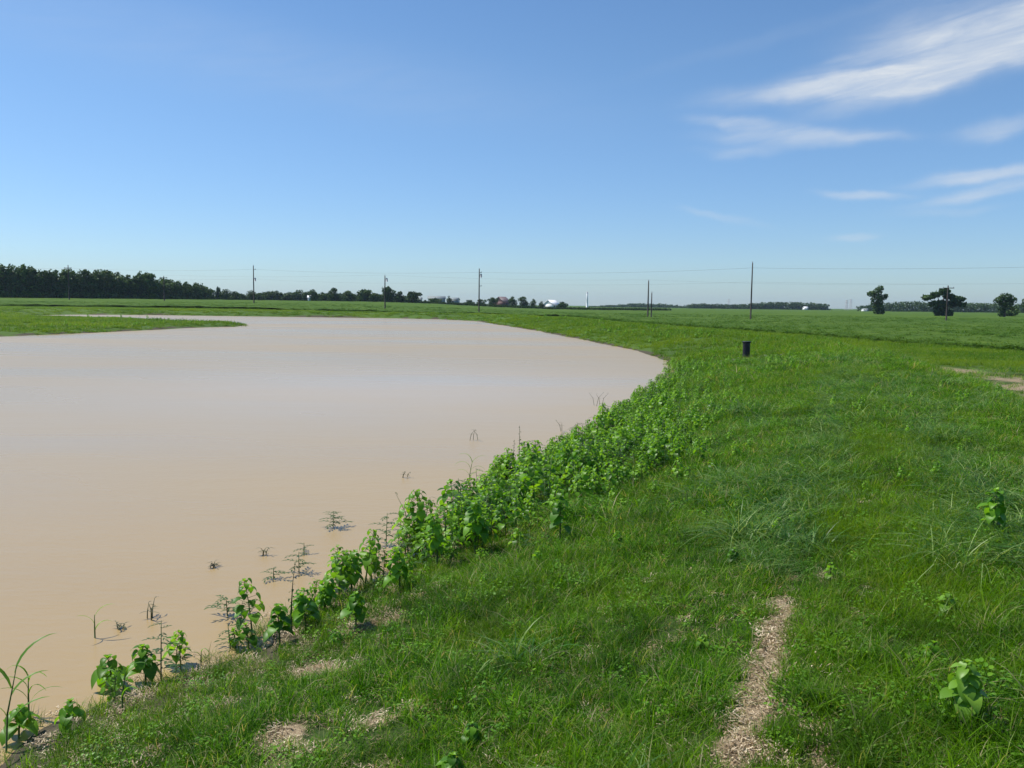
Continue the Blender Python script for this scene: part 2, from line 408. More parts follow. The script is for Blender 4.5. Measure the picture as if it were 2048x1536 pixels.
def sm(a, b, v):
    t = np.clip((v - a) / (b - a), 0, 1); return t * t * (3 - 2 * t)
def fieldz(x, y):
    left = sm(20, -60, x) * 1.0
    zr = -0.25
    zl = 0.7 + sm(150, 330, y) * 1.7
    lf = sm(30, -70, x - 0.0 * y)
    return zr * (1 - lf) + zl * lf
def zf(x, y, full=False):
    x = np.asarray(x, float); y = np.asarray(y, float)
    d = sdist(x, y)
    near_ = np.clip(1.0 - np.hypot(x, y) / 80.0, 0, 1)
    dd = d + sn(x, y, 1.3, 1) * 0.10 + sn(x, y, 4.5, 2) * 0.09 * near_ + sn(x, y, 11.0, 8) * 0.045 * near_ + sn(x, y, 0.35, 3) * 0.3 * (1 - near_)
    inner = 0.86 * (1 - (1 - np.clip(dd / 6.2, 0, 1)) ** 1.55)
    f = fieldz(x, y)
    o = sm(6.4, 10.4, dd)
    z = inner * (1 - o) + f * o
    z = np.where(dd < 0, np.maximum(dd * 0.22, -0.7), z)
    # low tongue of land between the two arms of the pond
    tongue = sm(-18, -24, x) * sm(40, 50, y) * sm(116, 108, y) * (dd > 0)
    z = np.where(tongue > 0, z * (1 - tongue) + np.minimum(z, 0.22 + 0.02 * dd) * tongue, z)
    land = np.clip(dd / 1.5, 0, 1)
    z = z + land * (sn(x, y, 2.2, 4) * 0.03 + sn(x, y, 6.0, 5) * 0.012 * near_ + sn(x, y, 0.5, 6) * 0.05)
    return (z, d) if full else z
def gh(px, py):
    """where the line of sight through a photograph pixel meets the ground"""
    d = pix_dir(px, py)
    t = np.concatenate([np.arange(1.5, 60, 0.03), np.arange(60, 700, 0.4)])
    X, Y, Z = d[0] * t, d[1] * t, CAMZ + d[2] * t
    g = zf(X, Y)
    g = np.maximum(g, np.where(sdist(X, Y) < 0.4, 0, -9))
    i = np.argmax(Z < g)
    if Z[i] >= g[i]: i = len(t) - 1
    return X[i], Y[i], float(zf(X[i], Y[i]))
def seg_mask(x, y, pts, soft=0.5):
    """pts: list of (x, y, halfwidth); 1 inside the band, fading outside"""
    best = np.zeros(np.shape(x))
    for (ax, ay, aw), (bx, by, bw) in zip(pts[:-1], pts[1:]):
        ex, ey = bx - ax, by - ay
        t = np.clip(((x - ax) * ex + (y - ay) * ey) / (ex * ex + ey * ey + 1e-9), 0, 1)
        d = np.hypot(x - ax - t * ex, y - ay - t * ey); wd = aw + (bw - aw) * t
        best = np.maximum(best, np.clip((wd * (1 + soft) - d) / (wd * soft + 1e-6) * 0.5 + 0.0, 0, 1))
    return best
def band_px(lst):
    r = []
    for (px, py, hw) in lst:
        X, Y, _ = gh(px, py); D = math.hypot(X, Y)
        r.append((X, Y, 0.66 * hw / FPX * math.hypot(D, 1.6)))
    return r
BARE = [(band_px([(1572, 1200, 20), (1555, 1280, 36), (1535, 1340, 45), (1512, 1400, 50), (1492, 1460, 55), (1478, 1560, 60)]), 1.0),
        (band_px([(1682, 1205, 8), (1694, 1250, 9)]), 0.6), (band_px([(1574, 1198, 16), (1596, 1130, 12), (1630, 1050, 10)]), 0.42), (band_px([(1632, 1440, 10), (1650, 1540, 20)]), 0.62),
        (band_px([(1322, 1270, 12), (1290, 1335, 16), (1270, 1385, 10)]), 0.66), (band_px([(1190, 1305, 14), (1150, 1345, 18)]), 0.62),
        (band_px([(1215, 1420, 14), (1200, 1440, 14)]), 0.5),
        (band_px([(600, 1455, 50), (520, 1500, 60)]), 0.62), (band_px([(835, 1410, 20), (740, 1450, 40)]), 0.66), (band_px([(580, 1530, 50), (430, 1560, 50)]), 0.6),
        (band_px([(700, 1340, 30), (610, 1350, 40)]), 0.55), (band_px([(790, 1240, 30), (700, 1262, 40)]), 0.55),
        (band_px([(1655, 1110, 10), (1640, 1170, 12)]), 0.6), (band_px([(780, 1520, 30), (700, 1536, 20)]), 0.55)]
MATTED = [[(gh(*p)[0], gh(*p)[1], w_) for p, w_ in (((1560, 1130), .18), ((1595, 1010), .30), ((1650, 900), .26), ((1690, 800), .35), ((1700, 720), .4))],
          [(gh(*p)[0], gh(*p)[1], w_) for p, w_ in (((2060, 1120), .3), ((1960, 960), .35), ((1850, 850), .35), ((1760, 760), .4))]]
DIRT = [(P0(*p, -0.25)[0], P0(*p, -0.25)[1], hw) for p, hw in (((1820, 733), 0.5), ((1880, 744), 1.8), ((1950, 757), 2.6), ((2060, 776), 3.4), ((2250, 815), 3.6))]
def bare_f(x, y):
    b = np.zeros(np.shape(x))
    xw = x + 0.020 * sn(x, y, 7.0, 4) + 0.028 * sn(x, y, 23.0, 5); yw = y + 0.03 * sn(x, y, 13.0, 6)
    for pts, a in BARE: b = np.maximum(b, seg_mask(xw, yw, pts, 0.9) * a * 1.25)
    return np.clip(b + 0.30 * sn(x, y, 9, 7) * (b > 0.05) * (b < 0.85) + 0.15 * sn(x, y, 22, 3) * (b > 0.05), 0, 1)
def dirt_f(x, y): return seg_mask(x, y, DIRT, 0.8) * np.clip(0.80 + 0.35 * sn(x, y, 1.6, 8) + 0.2 * sn(x, y, 5.0, 2), 0, 1)

EDGE = [tuple(P0(*p, -0.25)) for p in ((2300, 735), (2048, 709), (1800, 692), (1600, 674), (1400, 659), (1300, 652), (1235, 646), (1160, 637.5), (1120, 634))]
def crop_f(x, y):
    """positive inside the crop fields"""
    ex = np.array([e[0] for e in EDGE]); ey = np.array([e[1] for e in EDGE])
    o = np.argsort(ey); xe = np.interp(y, ey[o], ex[o])
    right = (x - xe) * 0.9 + sn(x, y, 0.9, 9) * 0.25
    right = np.where(y > ey.max(), -1, right)
    far = np.minimum(y - 178 - 0.05 * x, sdist(x, y) - 22)
    right = np.where(x > 160, x, right)
    return np.maximum(right, far)

def grid_axes(a, b, n, c, lo, hi):
    u = np.linspace(math.asinh((lo - c) / a), math.asinh((hi - c) / a), n); return c + a * np.sinh(u)
xs = grid_axes(3.0, 0, 680, 0.0, -2600, 2600)
ys = grid_axes(3.0, 0, 640, 6.0, -60, 5200)
X, Y = np.meshgrid(xs, ys); Z, Dp = zf(X, Y, True)
D = np.hypot(X, Y)
mud = np.clip(1.15 - np.abs(Dp - 0.10) / np.where(D < 12, 0.75, 0.22 + D * 0.0022), 0, 1)
nx, ny = len(xs), len(ys)
ii = np.arange(nx * ny).reshape(ny, nx)
F = np.stack([ii[:-1, :-1].ravel(), ii[:-1, 1:].ravel(), ii[1:, 1:].ravel(), ii[1:, :-1].ravel()], 1)
V = np.stack([X.ravel(), Y.ravel(), Z.ravel()], 1)
me = np_mesh('ground', V, F, M['ground'], smooth=True, attrs={'bare': np.maximum(bare_f(X, Y), dirt_f(X, Y) * 0.72).ravel(), 'mud': mud.ravel(), 'farness': sm(15, 60, D).ravel()})
g = link('ground', me); tag(g, kind='structure')

# water: the outline pushed a little into the bank, so that the bank itself cuts the waterline
def offset_poly(P, r):
    n = len(P); out = []
    area = 0.5 * sum(P[i][0] * P[(i + 1) % n][1] - P[(i + 1) % n][0] * P[i][1] for i in range(n))
    sgn = 1 if area > 0 else -1
    for i in range(n):
        a, b, c = P[i - 1], P[i], P[(i + 1) % n]
        t = (c - a) / (np.linalg.norm(c - a) + 1e-9)
        out.append(b + np.array([t[1], -t[0]]) * sgn * r)
    return out
wp = offset_poly(POND, 1.1)
import bmesh
bm = bmesh.new()
vs = [bm.verts.new((p[0], p[1], 0.0)) for p in wp]
f = bm.faces.new(vs); bmesh.ops.triangulate(bm, faces=[f])
me = bpy.data.meshes.new('water'); bm.to_mesh(me); bm.free()
for p in me.polygons:
    if p.normal.z < 0: p.flip()
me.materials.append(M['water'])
tag(link('water', me), kind='structure')

# crop canopy sheet
cf = crop_f(X, Y); keep = (cf > 0.3) & (Y > 20) & (X > -1500) & (X < 1500) & (Y < 2600)
Zc = Z + 0.42 * np.clip((cf - 0.3) / 0.8 + 0.4, 0, 1) + 0.07 * sn(X, Y, 1.9, 10) + 0.10 * sn(X, Y, 0.25, 11)
kf = keep[:-1, :-1] & keep[:-1, 1:] & keep[1:, 1:] & keep[1:, :-1]
Fk = F[kf.ravel()]
used = np.unique(Fk); remap = np.zeros(nx * ny, int); remap[used] = np.arange(len(used))
Vc = np.stack([X.ravel(), Y.ravel(), Zc.ravel()], 1)[used]
tag(link('field', np_mesh('field', Vc, remap[Fk], M['field'], smooth=True)), kind='structure')

# ------------------------------------------------------------------ plant pieces
def blades(n, radius, h0, h1, wd, bend=(0.2, 0.9), r=rng, seg=3, tint=(0, 0.9), dry=0.04, lean=0.35, center=(0, 0)):
    a = r.uniform(0, 2 * np.pi, n); rad = radius * np.sqrt(r.uniform(0, 1, n))
    bx = center[0] + rad * np.cos(a); by = center[1] + rad * np.sin(a)
    h = r.uniform(h0, h1, n); az = r.uniform(0, 2 * np.pi, n); bd = r.uniform(bend[0], bend[1], n)
    ln = r.uniform(0, lean, n); wv = wd * r.uniform(0.6, 1.3, n)
    tt = np.linspace(0, 1, seg + 1)
    dx, dy = np.cos(az), np.sin(az); px, py = -dy, dx
    tw = r.uniform(-0.8, 0.8, n)
    qx, qy = px * np.cos(tw) + dx * np.sin(tw), py * np.cos(tw) + dy * np.sin(tw)
    V = np.zeros((n, 2 * seg + 1, 3)); k = 0
    for i, t in enumerate(tt):
        ang = ln + bd * t * 1.0
        out = h * (ln * t + bd * t * t * 0.75); zz = h * t * np.cos(np.minimum(ln + bd * t * 0.7, 1.6))
        wi = wv * (1 - t) ** 0.6 if i < seg else None
        cx, cy = bx + dx * out, by + dy * out
        if i < seg:
            V[:, k] = np.stack([cx - qx * wi / 2, cy - qy * wi / 2, zz], 1)
            V[:, k + 1] = np.stack([cx + qx * wi / 2, cy + qy * wi / 2, zz], 1); k += 2
        else:
            V[:, k] = np.stack([cx, cy, zz], 1)
    m_ = 2 * seg + 1; base = np.arange(n)[:, None] * m_
    Q = np.concatenate([base + np.array([2 * i, 2 * i + 1, 2 * i + 3, 2 * i + 2]) for i in range(seg - 1)])
    T = base + np.array([2 * seg - 2, 2 * seg - 1, 2 * seg])
    ti = r.uniform(tint[0], tint[1], n); ti = np.where(r.uniform(size=n) < dry, 1.0, ti)
    return V.reshape(-1, 3), Q, T, np.repeat(ti, m_)
def leaf(mb, base, az, pitch, Ln, Wd, shape='heart', fold=0.35, droop=0.8, tint=0.5, seg=6):
    """a bent leaf blade starting at base, growing towards az; pitch > 0 upwards, drooping along its length"""
    if shape == 'heart':
        prof = [(-0.10, 0.0), (-0.18, 0.50), (-0.04, 0.92), (0.20, 1.06), (0.46, 0.98), (0.70, 0.70), (0.87, 0.32), (1.0, 0.0)]
    elif shape == 'lance':
        prof = [(0, 0.1), (0.2, 0.75), (0.4, 1.0), (0.65, 0.75), (0.85, 0.35), (1.0, 0.0)]
    else:
        prof = [(0, 0.25), (0.2, 0.9), (0.5, 1.0), (0.8, 0.6), (1.0, 0.0)]
    ca, sa = math.cos(az), math.sin(az)
    V = []
    for (t, wv) in prof:
        tt = max(t, 0)
        an = pitch - droop * tt
        s = t * Ln
        ux = s * math.cos((pitch + an) / 2); uz = s * math.sin((pitch + an) / 2)
        hw = wv * Wd / 2
        lift = hw * math.sin(fold) ; side = hw * math.cos(fold)
        c = (base[0] + ca * ux, base[1] + sa * ux, base[2] + uz)
        V += [(c[0] - sa * side, c[1] + ca * side, c[2] + lift - 0.0), c, (c[0] + sa * side, c[1] - ca * side, c[2] + lift)]
    Q = []
    for i in range(len(prof) - 1):
        b = 3 * i; Q += [(b, b + 1, b + 4, b + 3), (b + 1, b + 2, b + 5, b + 4)]
    mb.add(V, Q, (), tint)
def broadleaf(r, H, nl, ls, shape='heart', tintr=(0.2, 0.9), top=True, spread=0.6):
    """velvetleaf-like herb: stem with large drooping leaves on stalks; returns (stem MB, leaves MB)"""
    st, lv = MB(), MB()
    lx, ly = r.uniform(-0.12, 0.12, 2) * H
    def axis(t): return (lx * t * t, ly * t * t, H * t)
    st.tube([axis(t) for t in (0, 0.35, 0.7, 1)], [0.006 + H * 0.006, 0.005 + H * .004, 0.004, 0.002], 5, 0.4)
    for i in range(nl):
        t = 0.30 + 0.70 * ((i + r.uniform(0, 0.6)) / nl) ** 0.75; t = min(t, 1)
        a = i * 2.4 + r.uniform(-0.5, 0.5)
        p = axis(t); sz = ls * (1.0 - 0.55 * max(0, t - 0.45) / 0.55) * r.uniform(0.75, 1.15)
        pl = sz * spread * r.uniform(0.7, 1.3)
        q = (p[0] + math.cos(a) * pl, p[1] + math.sin(a) * pl, p[2] + pl * 0.35)
        st.tube([p, q], [0.0025, 0.0018], 3, 0.3, False)
        leaf(lv, q, a + r.uniform(-0.3, 0.3), r.uniform(-0.75, 0.1), sz, sz * 0.95, shape, r.uniform(0.05, 0.5), r.uniform(0.5, 1.5), r.uniform(*tintr))
    if top:
        for i in range(4):
            leaf(lv, axis(0.99), i * 1.6 + r.uniform(-.3, .3), r.uniform(0.4, 1.1), ls * 0.33, ls * 0.26, shape, 0.4, 0.5, min(1, tintr[1] + 0.15))
    return st, lv
def featherleaf(r, H, nl, ls, tintr=(0.1, 0.8), flat=0.15):
    """ragweed or sedge-like herb: tiers of narrow leaflets"""
    st, lv = MB(), MB()
    lx, ly = r.uniform(-0.1, 0.1, 2) * H
    def axis(t): return (lx * t, ly * t, H * t)
    st.tube([axis(0), axis(0.5), axis(1)], [0.005, 0.004, 0.002], 5, 0.6)
    for i in range(nl):
        t = min(1, 0.2 + 0.8 * (i + 0.5) / nl); a = i * 2.4 + r.uniform(-.4, .4); p = axis(t)
        L0 = ls * (1.15 - 0.6 * t) * r.uniform(0.8, 1.2)
        dirv = (math.cos(a), math.sin(a))
        for k in range(7):
            s = k / 6
            b = (p[0] + dirv[0] * L0 * s, p[1] + dirv[1] * L0 * s, p[2] + L0 * (flat * s - 0.35 * s * s))
            sgn = (-1) ** k
            leaf(lv, b, a + sgn * (0.9 - 0.5 * s), 0.1, L0 * 0.42, L0 * 0.15, 'lance', 0.2, 0.5, r.uniform(*tintr))
        st.tube([p, (p[0] + dirv[0] * L0 * .9, p[1] + dirv[1] * L0 * .9, p[2] + L0 * (flat * .9 - 0.28))], [0.002, 0.001], 3, 0.5, False)
    return st, lv
def grassplant(r, H, n, wd, bend=(0.3, 1.4), radius=0.06, lean=0.5, tint=(0.2, 0.9), dry=0.0):
    mb = MB(); V, Q, T, t = blades(n, radius, H * 0.6, H, wd, bend, r, 5, tint, dry, lean); mb.addnp(V, Q, T, t); return mb

# ------------------------------------------------------------------ scattered cover (ground cover nobody could count)
def scatter(name, pts, rot, scl, idx, protos, kind='stuff', label=None, cat=None):
    """pts (n,3) instanced with prototypes through geometry nodes; one object"""
    me = bpy.data.meshes.new(name); n = len(pts)
    me.vertices.add(n); me.vertices.foreach_set('co', np.asarray(pts, np.float32).ravel())
    a = me.attributes.new('rot', 'FLOAT_VECTOR', 'POINT'); a.data.foreach_set('vector', np.asarray(rot, np.float32).ravel())
    a = me.attributes.new('scl', 'FLOAT_VECTOR', 'POINT'); a.data.foreach_set('vector', np.asarray(scl, np.float32).ravel())
    a = me.attributes.new('idx', 'INT', 'POINT'); a.data.foreach_set('value', np.asarray(idx, np.int32))
    o = link(name, me)
    col = bpy.data.collections.new(name + '_kinds')
    for i, pm in enumerate(protos):
        po = bpy.data.objects.new('%s_kind_%02d' % (name, i), pm); col.objects.link(po)
    ng = bpy.data.node_groups.new(name, 'GeometryNodeTree')
    ng.interface.new_socket('Geometry', in_out='INPUT', socket_type='NodeSocketGeometry')
    ng.interface.new_socket('Geometry', in_out='OUTPUT', socket_type='NodeSocketGeometry')
    gi = ng.nodes.new('NodeGroupInput'); go = ng.nodes.new('NodeGroupOutput')
    ci = ng.nodes.new('GeometryNodeCollectionInfo'); ci.inputs['Collection'].default_value = col
    ci.inputs['Separate Children'].default_value = True; ci.inputs['Reset Children'].default_value = True
    ip = ng.nodes.new('GeometryNodeInstanceOnPoints')
    ip.inputs['Pick Instance'].default_value = True
    def na(nm, ty):
        x = ng.nodes.new('GeometryNodeInputNamedAttribute'); x.data_type = ty; x.inputs['Name'].default_value = nm
        return x.outputs['Attribute']
    ng.links.new(gi.outputs[0], ip.inputs['Points']); ng.links.new(ci.outputs[0], ip.inputs['Instance'])
    ng.links.new(na('idx', 'INT'), ip.inputs['Instance Index'])
    ng.links.new(na('rot', 'FLOAT_VECTOR'), ip.inputs['Rotation'])
    ng.links.new(na('scl', 'FLOAT_VECTOR'), ip.inputs['Scale'])
    ng.links.new(ip.outputs[0], go.inputs[0])
    md = o.modifiers.new('scatter', 'NODES'); md.node_group = ng
    tag(o, label, cat, kind=kind)
    return o
def sample(dmin, dmax, dens, az=(-36, 36)):
    """random points of a ring sector around the viewpoint"""
    a0, a1 = R(az[0]), R(az[1]); area = 0.5 * (dmax ** 2 - dmin ** 2) * (a1 - a0)
    n = int(area * dens); rr = np.sqrt(rng.uniform(dmin ** 2, dmax ** 2, n)); aa = rng.uniform(a0, a1, n)
    return rr * np.sin(aa), rr * np.cos(aa)
def join_mb(*parts):
    V = []; Q = []; T = []; t = []; mi = []
    b = 0
    mb = MB()
    for p in parts: mb.addnp(np.array(p.V), p.Q, p.T, p.t)
    return mb
def proto_from(st, lv, name, mleaf, mstem):
    mb = join_mb(st, lv)
    me = mb.mesh(name, [mstem, mleaf])
    # the faces of the stem come first within quads and triangles alike
    nq, nqs, nts = len(mb.Q), len(st.Q), len(st.T)
    mi = np.ones(len(me.polygons), np.int32); mi[:nqs] = 0; mi[nq:nq + nts] = 0
    me.polygons.foreach_set('material_index', mi); return me

# short grass --------------------------------------------------------------
gp = []
for k in range(8):
    mb = MB(); mb.addnp(*blades(46, 0.10, 0.04, 0.125 + 0.02 * (k % 4), 0.0046, (0.2, 1.3), dry=0.03 + 0.03 * (k % 3), lean=0.6)); gp.append(mb.mesh('tuft', M['grass']))
for k in range(3):                                    # taller yellowish sprigs
    mb = MB(); mb.addnp(*blades(18, 0.05, 0.12, 0.24, 0.006, (0.3, 1.3), tint=(0.5, 0.9), lean=0.5)); gp.append(mb.mesh('tuft', M['grass']))
for k in range(2):                                    # small clover-like rosettes
    mb = MB()
    for i in range(34):
        a = rng.uniform(0, 6.28); r_ = rng.uniform(0.01, 0.12)
        leaf(mb, (math.cos(a) * r_, math.sin(a) * r_, rng.uniform(0.03, 0.09)), a, rng.uniform(-.3, .5), 0.021, 0.015, 'oval', 0.2, 0.5, rng.uniform(0.3, 0.85))
    gp.append(mb.mesh('rosette', M['weed']))
for k in range(2):                                    # blue-green matted blades
    mb = MB(); mb.addnp(*blades(30, 0.12, 0.12, 0.26, 0.007, (0.8, 1.9), tint=(0.1, 0.9), lean=0.9)); gp.append(mb.mesh('tuft', M['bluegrass']))
PX, PY, PS, PI_ = [], [], [], []
def add_pts(x, y, s, i): PX.append(x); PY.append(y); PS.append(s); PI_.append(i)
for (d0, d1, den, s0) in ((2.0, 7, 420, 0.95), (7, 13, 210, 1.15), (13, 24, 75, 1.65), (24, 40, 26, 2.3)):
    x, y = sample(d0, d1, den, (-38, 38))
    d = sdist(x, y); b = bare_f(x, y); dt = dirt_f(x, y)
    pm = np.where(d < 0.10, 0.10 * (d > -0.22), np.where(d < 1.1, np.clip(0.12 + 0.9 * (d - 0.10) + 0.25 * sn(x, y, 5.0, 4), 0.05, 1), 1.0))
    thin = 0.95 + 0.30 * sn(x, y, 1.5, 7)               # uneven stand
    pr = pm * np.clip(thin, 0.6, 1) * (1 - np.clip((b - 0.18) * 1.9, 0, 0.985)) * (1 - np.clip(dt * 1.5, 0, 0.97))
    k = (rng.uniform(size=len(x)) < pr) & (crop_f(x, y) < 0.2)
    x, y = x[k], y[k]; d = d[k]; b = b[k]
    n = len(x); idx = rng.integers(0, 8, n)
    u = rng.uniform(size=n)
    yel = sn(x, y, 1.1, 8); blu = sn(x, y, 0.9, 9)
    idx = np.where(u < 0.05 + 0.05 * (yel > 0.3), rng.integers(8, 11, n), idx)
    u = rng.uniform(size=n)
    idx = np.where(u < 0.06 + 0.12 * (yel < -0.3), rng.integers(11, 13, n), idx)
    u = rng.uniform(size=n)
    mat_ = np.maximum(seg_mask(x, y, MATTED[0], 0.8), seg_mask(x, y, MATTED[1], 0.8))
    idx = np.where((u < 0.20 * (blu > 0.55) + 0.40 * mat_) & (d > 2.5), rng.integers(13, 15, n), idx)
    s = s0 * rng.uniform(0.7, 1.2, n) * np.clip(1 + 0.25 * sn(x, y, 0.8, 2) + 0.26 * sn(x, y, 3.1, 6), 0.74, 1.5)
    s = s * np.where(idx >= 13, 1.0 + 0.12 * (np.hypot(x, y) < 9), 1)
    s = s * np.where(d < 1.2, 0.75, 1) * (1 - 0.4 * np.clip(b * 3, 0, 1))
    add_pts(x, y, s, idx)
x, y, s, idx = map(np.concatenate, (PX, PY, PS, PI_))
z = np.maximum(zf(x, y), -0.03) - 0.004
rot = np.stack([rng.normal(0, 0.12, len(x)), rng.normal(0, 0.12, len(x)), rng.uniform(0, 6.28, len(x))], 1)
hs_ = np.minimum(s, 1.0 + (s - 1) * 0.4)
scatter('grass', np.stack([x, y, z], 1), rot, np.stack([s, s, np.where(s > 1, hs_, s)], 1), idx, gp, label='short green grass growing over the crest and inner slope of the pond bank', cat='grass')

# straw mulch on the bare patches ------------------------------------------
sp = []
for k in range(4):
    mb = MB()
    for i in range(44):
        a = rng.uniform(0, 6.28); r_ = 0.06 * math.sqrt(rng.uniform()); px, py = math.cos(a) * r_, math.sin(a) * r_
        b = rng.uniform(0, 3.14); l = rng.uniform(0.008, 0.026); wv = rng.uniform(0.001, 0.0024); z0 = rng.uniform(0.001, 0.012); dz = rng.uniform(-0.006, 0.012)
        c, s_ = math.cos(b), math.sin(b)
        mb.add([(px - s_ * wv, py + c * wv, z0), (px + s_ * wv, py - c * wv, z0), (px + c * l + s_ * wv, py + s_ * l - c * wv, z0 + dz), (px + c * l - s_ * wv, py + s_ * l + c * wv, z0 + dz)], [(0, 1, 2, 3)], (), rng.uniform())
    sp.append(mb.mesh('straw', M['straw']))
x, y = sample(2.0, 14, 330, (-38, 38)); b = bare_f(x, y); d = sdist(x, y)
k = (rng.uniform(size=len(x)) < np.clip((b - 0.2) * 2.2, 0, 1) + 0.03 * (d > 0.3) + 0.22 * ((d > 0.05) & (d < 1.0)) + 0.035 * (d > -0.35)) & (d > -0.5)
x, y = x[k], y[k]; n = len(x)
rot = np.stack([np.zeros(n), np.zeros(n), rng.uniform(0, 6.28, n)], 1); s = rng.uniform(0.8, 1.4, n)
scatter('straw', np.stack([x, y, np.maximum(zf(x, y) + 0.002, 0.002)], 1), rot, np.stack([s, s, s], 1), rng.integers(0, 4, n), sp, label='pale straw bits scattered over the bare track and thin spots of the bank', cat='straw')

# weeds ---------------------------------------------------------------------
wpz = []
for k in range(5): st, lv = broadleaf(rng, 0.34 + 0.06 * k, 24 + k, 0.085 + 0.012 * (k % 3), 'heart', (0.0, 1.0), spread=1.0); wpz.append(proto_from(st, lv, 'herb', M['weed'], M['stem']))
for k in range(3): st, lv = broadleaf(rng, 0.42, 34, 0.075, 'oval', (0.1, 0.8), spread=1.5); wpz.append(proto_from(st, lv, 'herb', M['weed'], M['stem']))
for k in range(2): st, lv = featherleaf(rng, 0.5, 10, 0.16); wpz.append(proto_from(st, lv, 'herb', M['dullweed'], M['stem']))
for k in range(2): st, lv = broadleaf(rng, 0.75, 14, 0.035, 'lance', (0.0, 0.5), spread=0.5, top=False); wpz.append(proto_from(st, lv, 'herb', M['dullweed'], M['twig']))
BANDL = [(P, ) for P in ()]
def shore_param(x, y):
    """how far along the near shore a point lies, as its distance from the viewpoint"""
    return np.hypot(x, y)
PX, PY, PS, PI_ = [], [], [], []
# dense stand along the inner slope
for (d0, d1, den) in ((4.2, 12, 48), (12, 20, 34), (20, 36, 18)):
    x, y = sample(d0, d1, den, (-36 if d0 < 5 else -16, 22)); d = sdist(x, y); D = np.hypot(x, y)
    wmax = np.interp(D, [6.0, 6.8, 8.0, 9.5, 12, 16, 22, 30, 36], [0.2, 0.7, 1.5, 2.1, 2.5, 2.5, 2.3, 2.1, 2.2]) + 0.35 * sn(x, y, 2.0, 3)
    pr = np.clip((wmax + 0.9 - d) / 2.0, 0, 1) ** 1.3 * (d > -0.12) * np.interp(D, [4, 6, 7, 8.5], [0.10, 0.30, 0.7, 1])
    k = (rng.uniform(size=len(x)) < pr) & (y < 36)
    x, y, d, D, wmax = x[k], y[k], d[k], D[k], wmax[k]
    s = rng.uniform(0.5, 1.15, len(x)) * (1 + 0.22 * sn(x, y, 2.6, 7)) * np.interp(D, [6, 9, 14, 20, 36], [0.60, 0.95, 0.80, 0.62, 0.5]) * np.clip(1.12 - 0.55 * np.clip(d / wmax - 0.15, 0, 1.3), 0.4, 1.12)
    add_pts(x, y, s, np.where(rng.uniform(size=len(x)) < 0.02, rng.integers(10, 12, len(x)), rng.integers(0, 10, len(x))))
# thinner scatter over the crest and the far inner slope
for (d0, d1, den, lim) in ((5, 14, 1.6, 7), (14, 32, 3.6, 9), (32, 60, 1.0, 7.5), (60, 120, 0.28, 7)):
    x, y = sample(d0, d1, den, (-30, 34)); d = sdist(x, y); D = np.hypot(x, y)
    pr = (d > 0.3) * (d < lim) * np.clip(0.6 + 0.9 * sn(x, y, 0.45, 5), 0.08, 1)
    k = (rng.uniform(size=len(x)) < pr) & (bare_f(x, y) < 0.2)
    x, y = x[k], y[k]; D = D[k]
    s = rng.uniform(0.26, 0.58, len(x)) * np.interp(D, [5, 14, 30, 100], [0.5, 0.85, 1.1, 1.8])
    add_pts(x, y, s, np.where(rng.uniform(size=len(x)) < 0.02, rng.integers(10, 12, len(x)), rng.integers(0, 10, len(x))))
x, y, s, idx = map(np.concatenate, (PX, PY, PS, PI_))
n = len(x)
rot = np.stack([rng.normal(0, 0.1, n), rng.normal(0, 0.1, n), rng.uniform(0, 6.28, n)], 1)
scatter('weeds', np.stack([x, y, np.maximum(zf(x, y), -0.12) - 0.01], 1), rot, np.stack([s, s, s], 1), idx, wpz,
        label='dense leafy green weeds covering the inner slope along the waterline', cat='weeds')

# rougher grass of the farther banks ----------------------------------------
bp_ = []
for k in range(5):
    mb = MB(); mb.addnp(*blades(60, 0.30, 0.10, 0.30, 0.022, (0.2, 1.2), dry=0.05, lean=0.5)); bp_.append(mb.mesh('tuft', M['bank']))
for k in range(2):
    mb = MB(); mb.addnp(*blades(9, 0.35, 0.15, 0.5, 0.05, (0.2, 0.9), dry=0.0, lean=0.4, tint=(0.0, 0.5))); bp_.append(mb.mesh('tuft', M['bank']))
PX, PY, PS, PI_ = [], [], [], []
for (d0, d1, den, s0) in ((36, 62, 8.0, 0.85), (62, 110, 3.8, 1.15), (110, 215, 1.1, 2.0)):
    x, y = sample(d0, d1, den, (-37, 37)); d = sdist(x, y)
    k = (d > 0.05) & (crop_f(x, y) < 0.4) & (rng.uniform(size=len(x)) < 1 - np.clip(dirt_f(x, y) * 1.9, 0, 1)) & ((rng.uniform(size=len(x)) < 0.6) | (d > 1.0))
    x, y = x[k], y[k]; s = s0 * rng.uniform(0.6, 1.15, len(x))
    add_pts(x, y, s, rng.integers(0, 5, len(x)))
x, y, s, idx = map(np.concatenate, (PX, PY, PS, PI_)); n = len(x)
tq = rng.uniform(0, 1, 260) ** 0.8                      # drowned tips trailing off the end of the tongue
tp = np.array([P0(300 + 195 * q, 647.5 + 3.5 * q + rng.normal(0, 1.2)) for q in tq])
x = np.concatenate([x, tp[:, 0]]); y = np.concatenate([y, tp[:, 1]]); s = np.concatenate([s, rng.uniform(0.5, 1.3, len(tq)) * (1.3 - 0.6 * tq)]); idx = np.concatenate([idx, rng.integers(5, 7, len(tq))]); n = len(x)
hz = np.minimum(s, 1.2) * np.where((x < -20) & (y < 118), 0.85, 0.9)
rot = np.stack([np.zeros(n), np.zeros(n), rng.uniform(0, 6.28, n)], 1)
scatter('bank_grass', np.stack([x, y, np.maximum(zf(x, y), -0.08) - 0.02], 1), rot, np.stack([s, s, hz], 1), idx, bp_, label='rough bright grass on the far banks and the tongue of land in the pond', cat='grass')

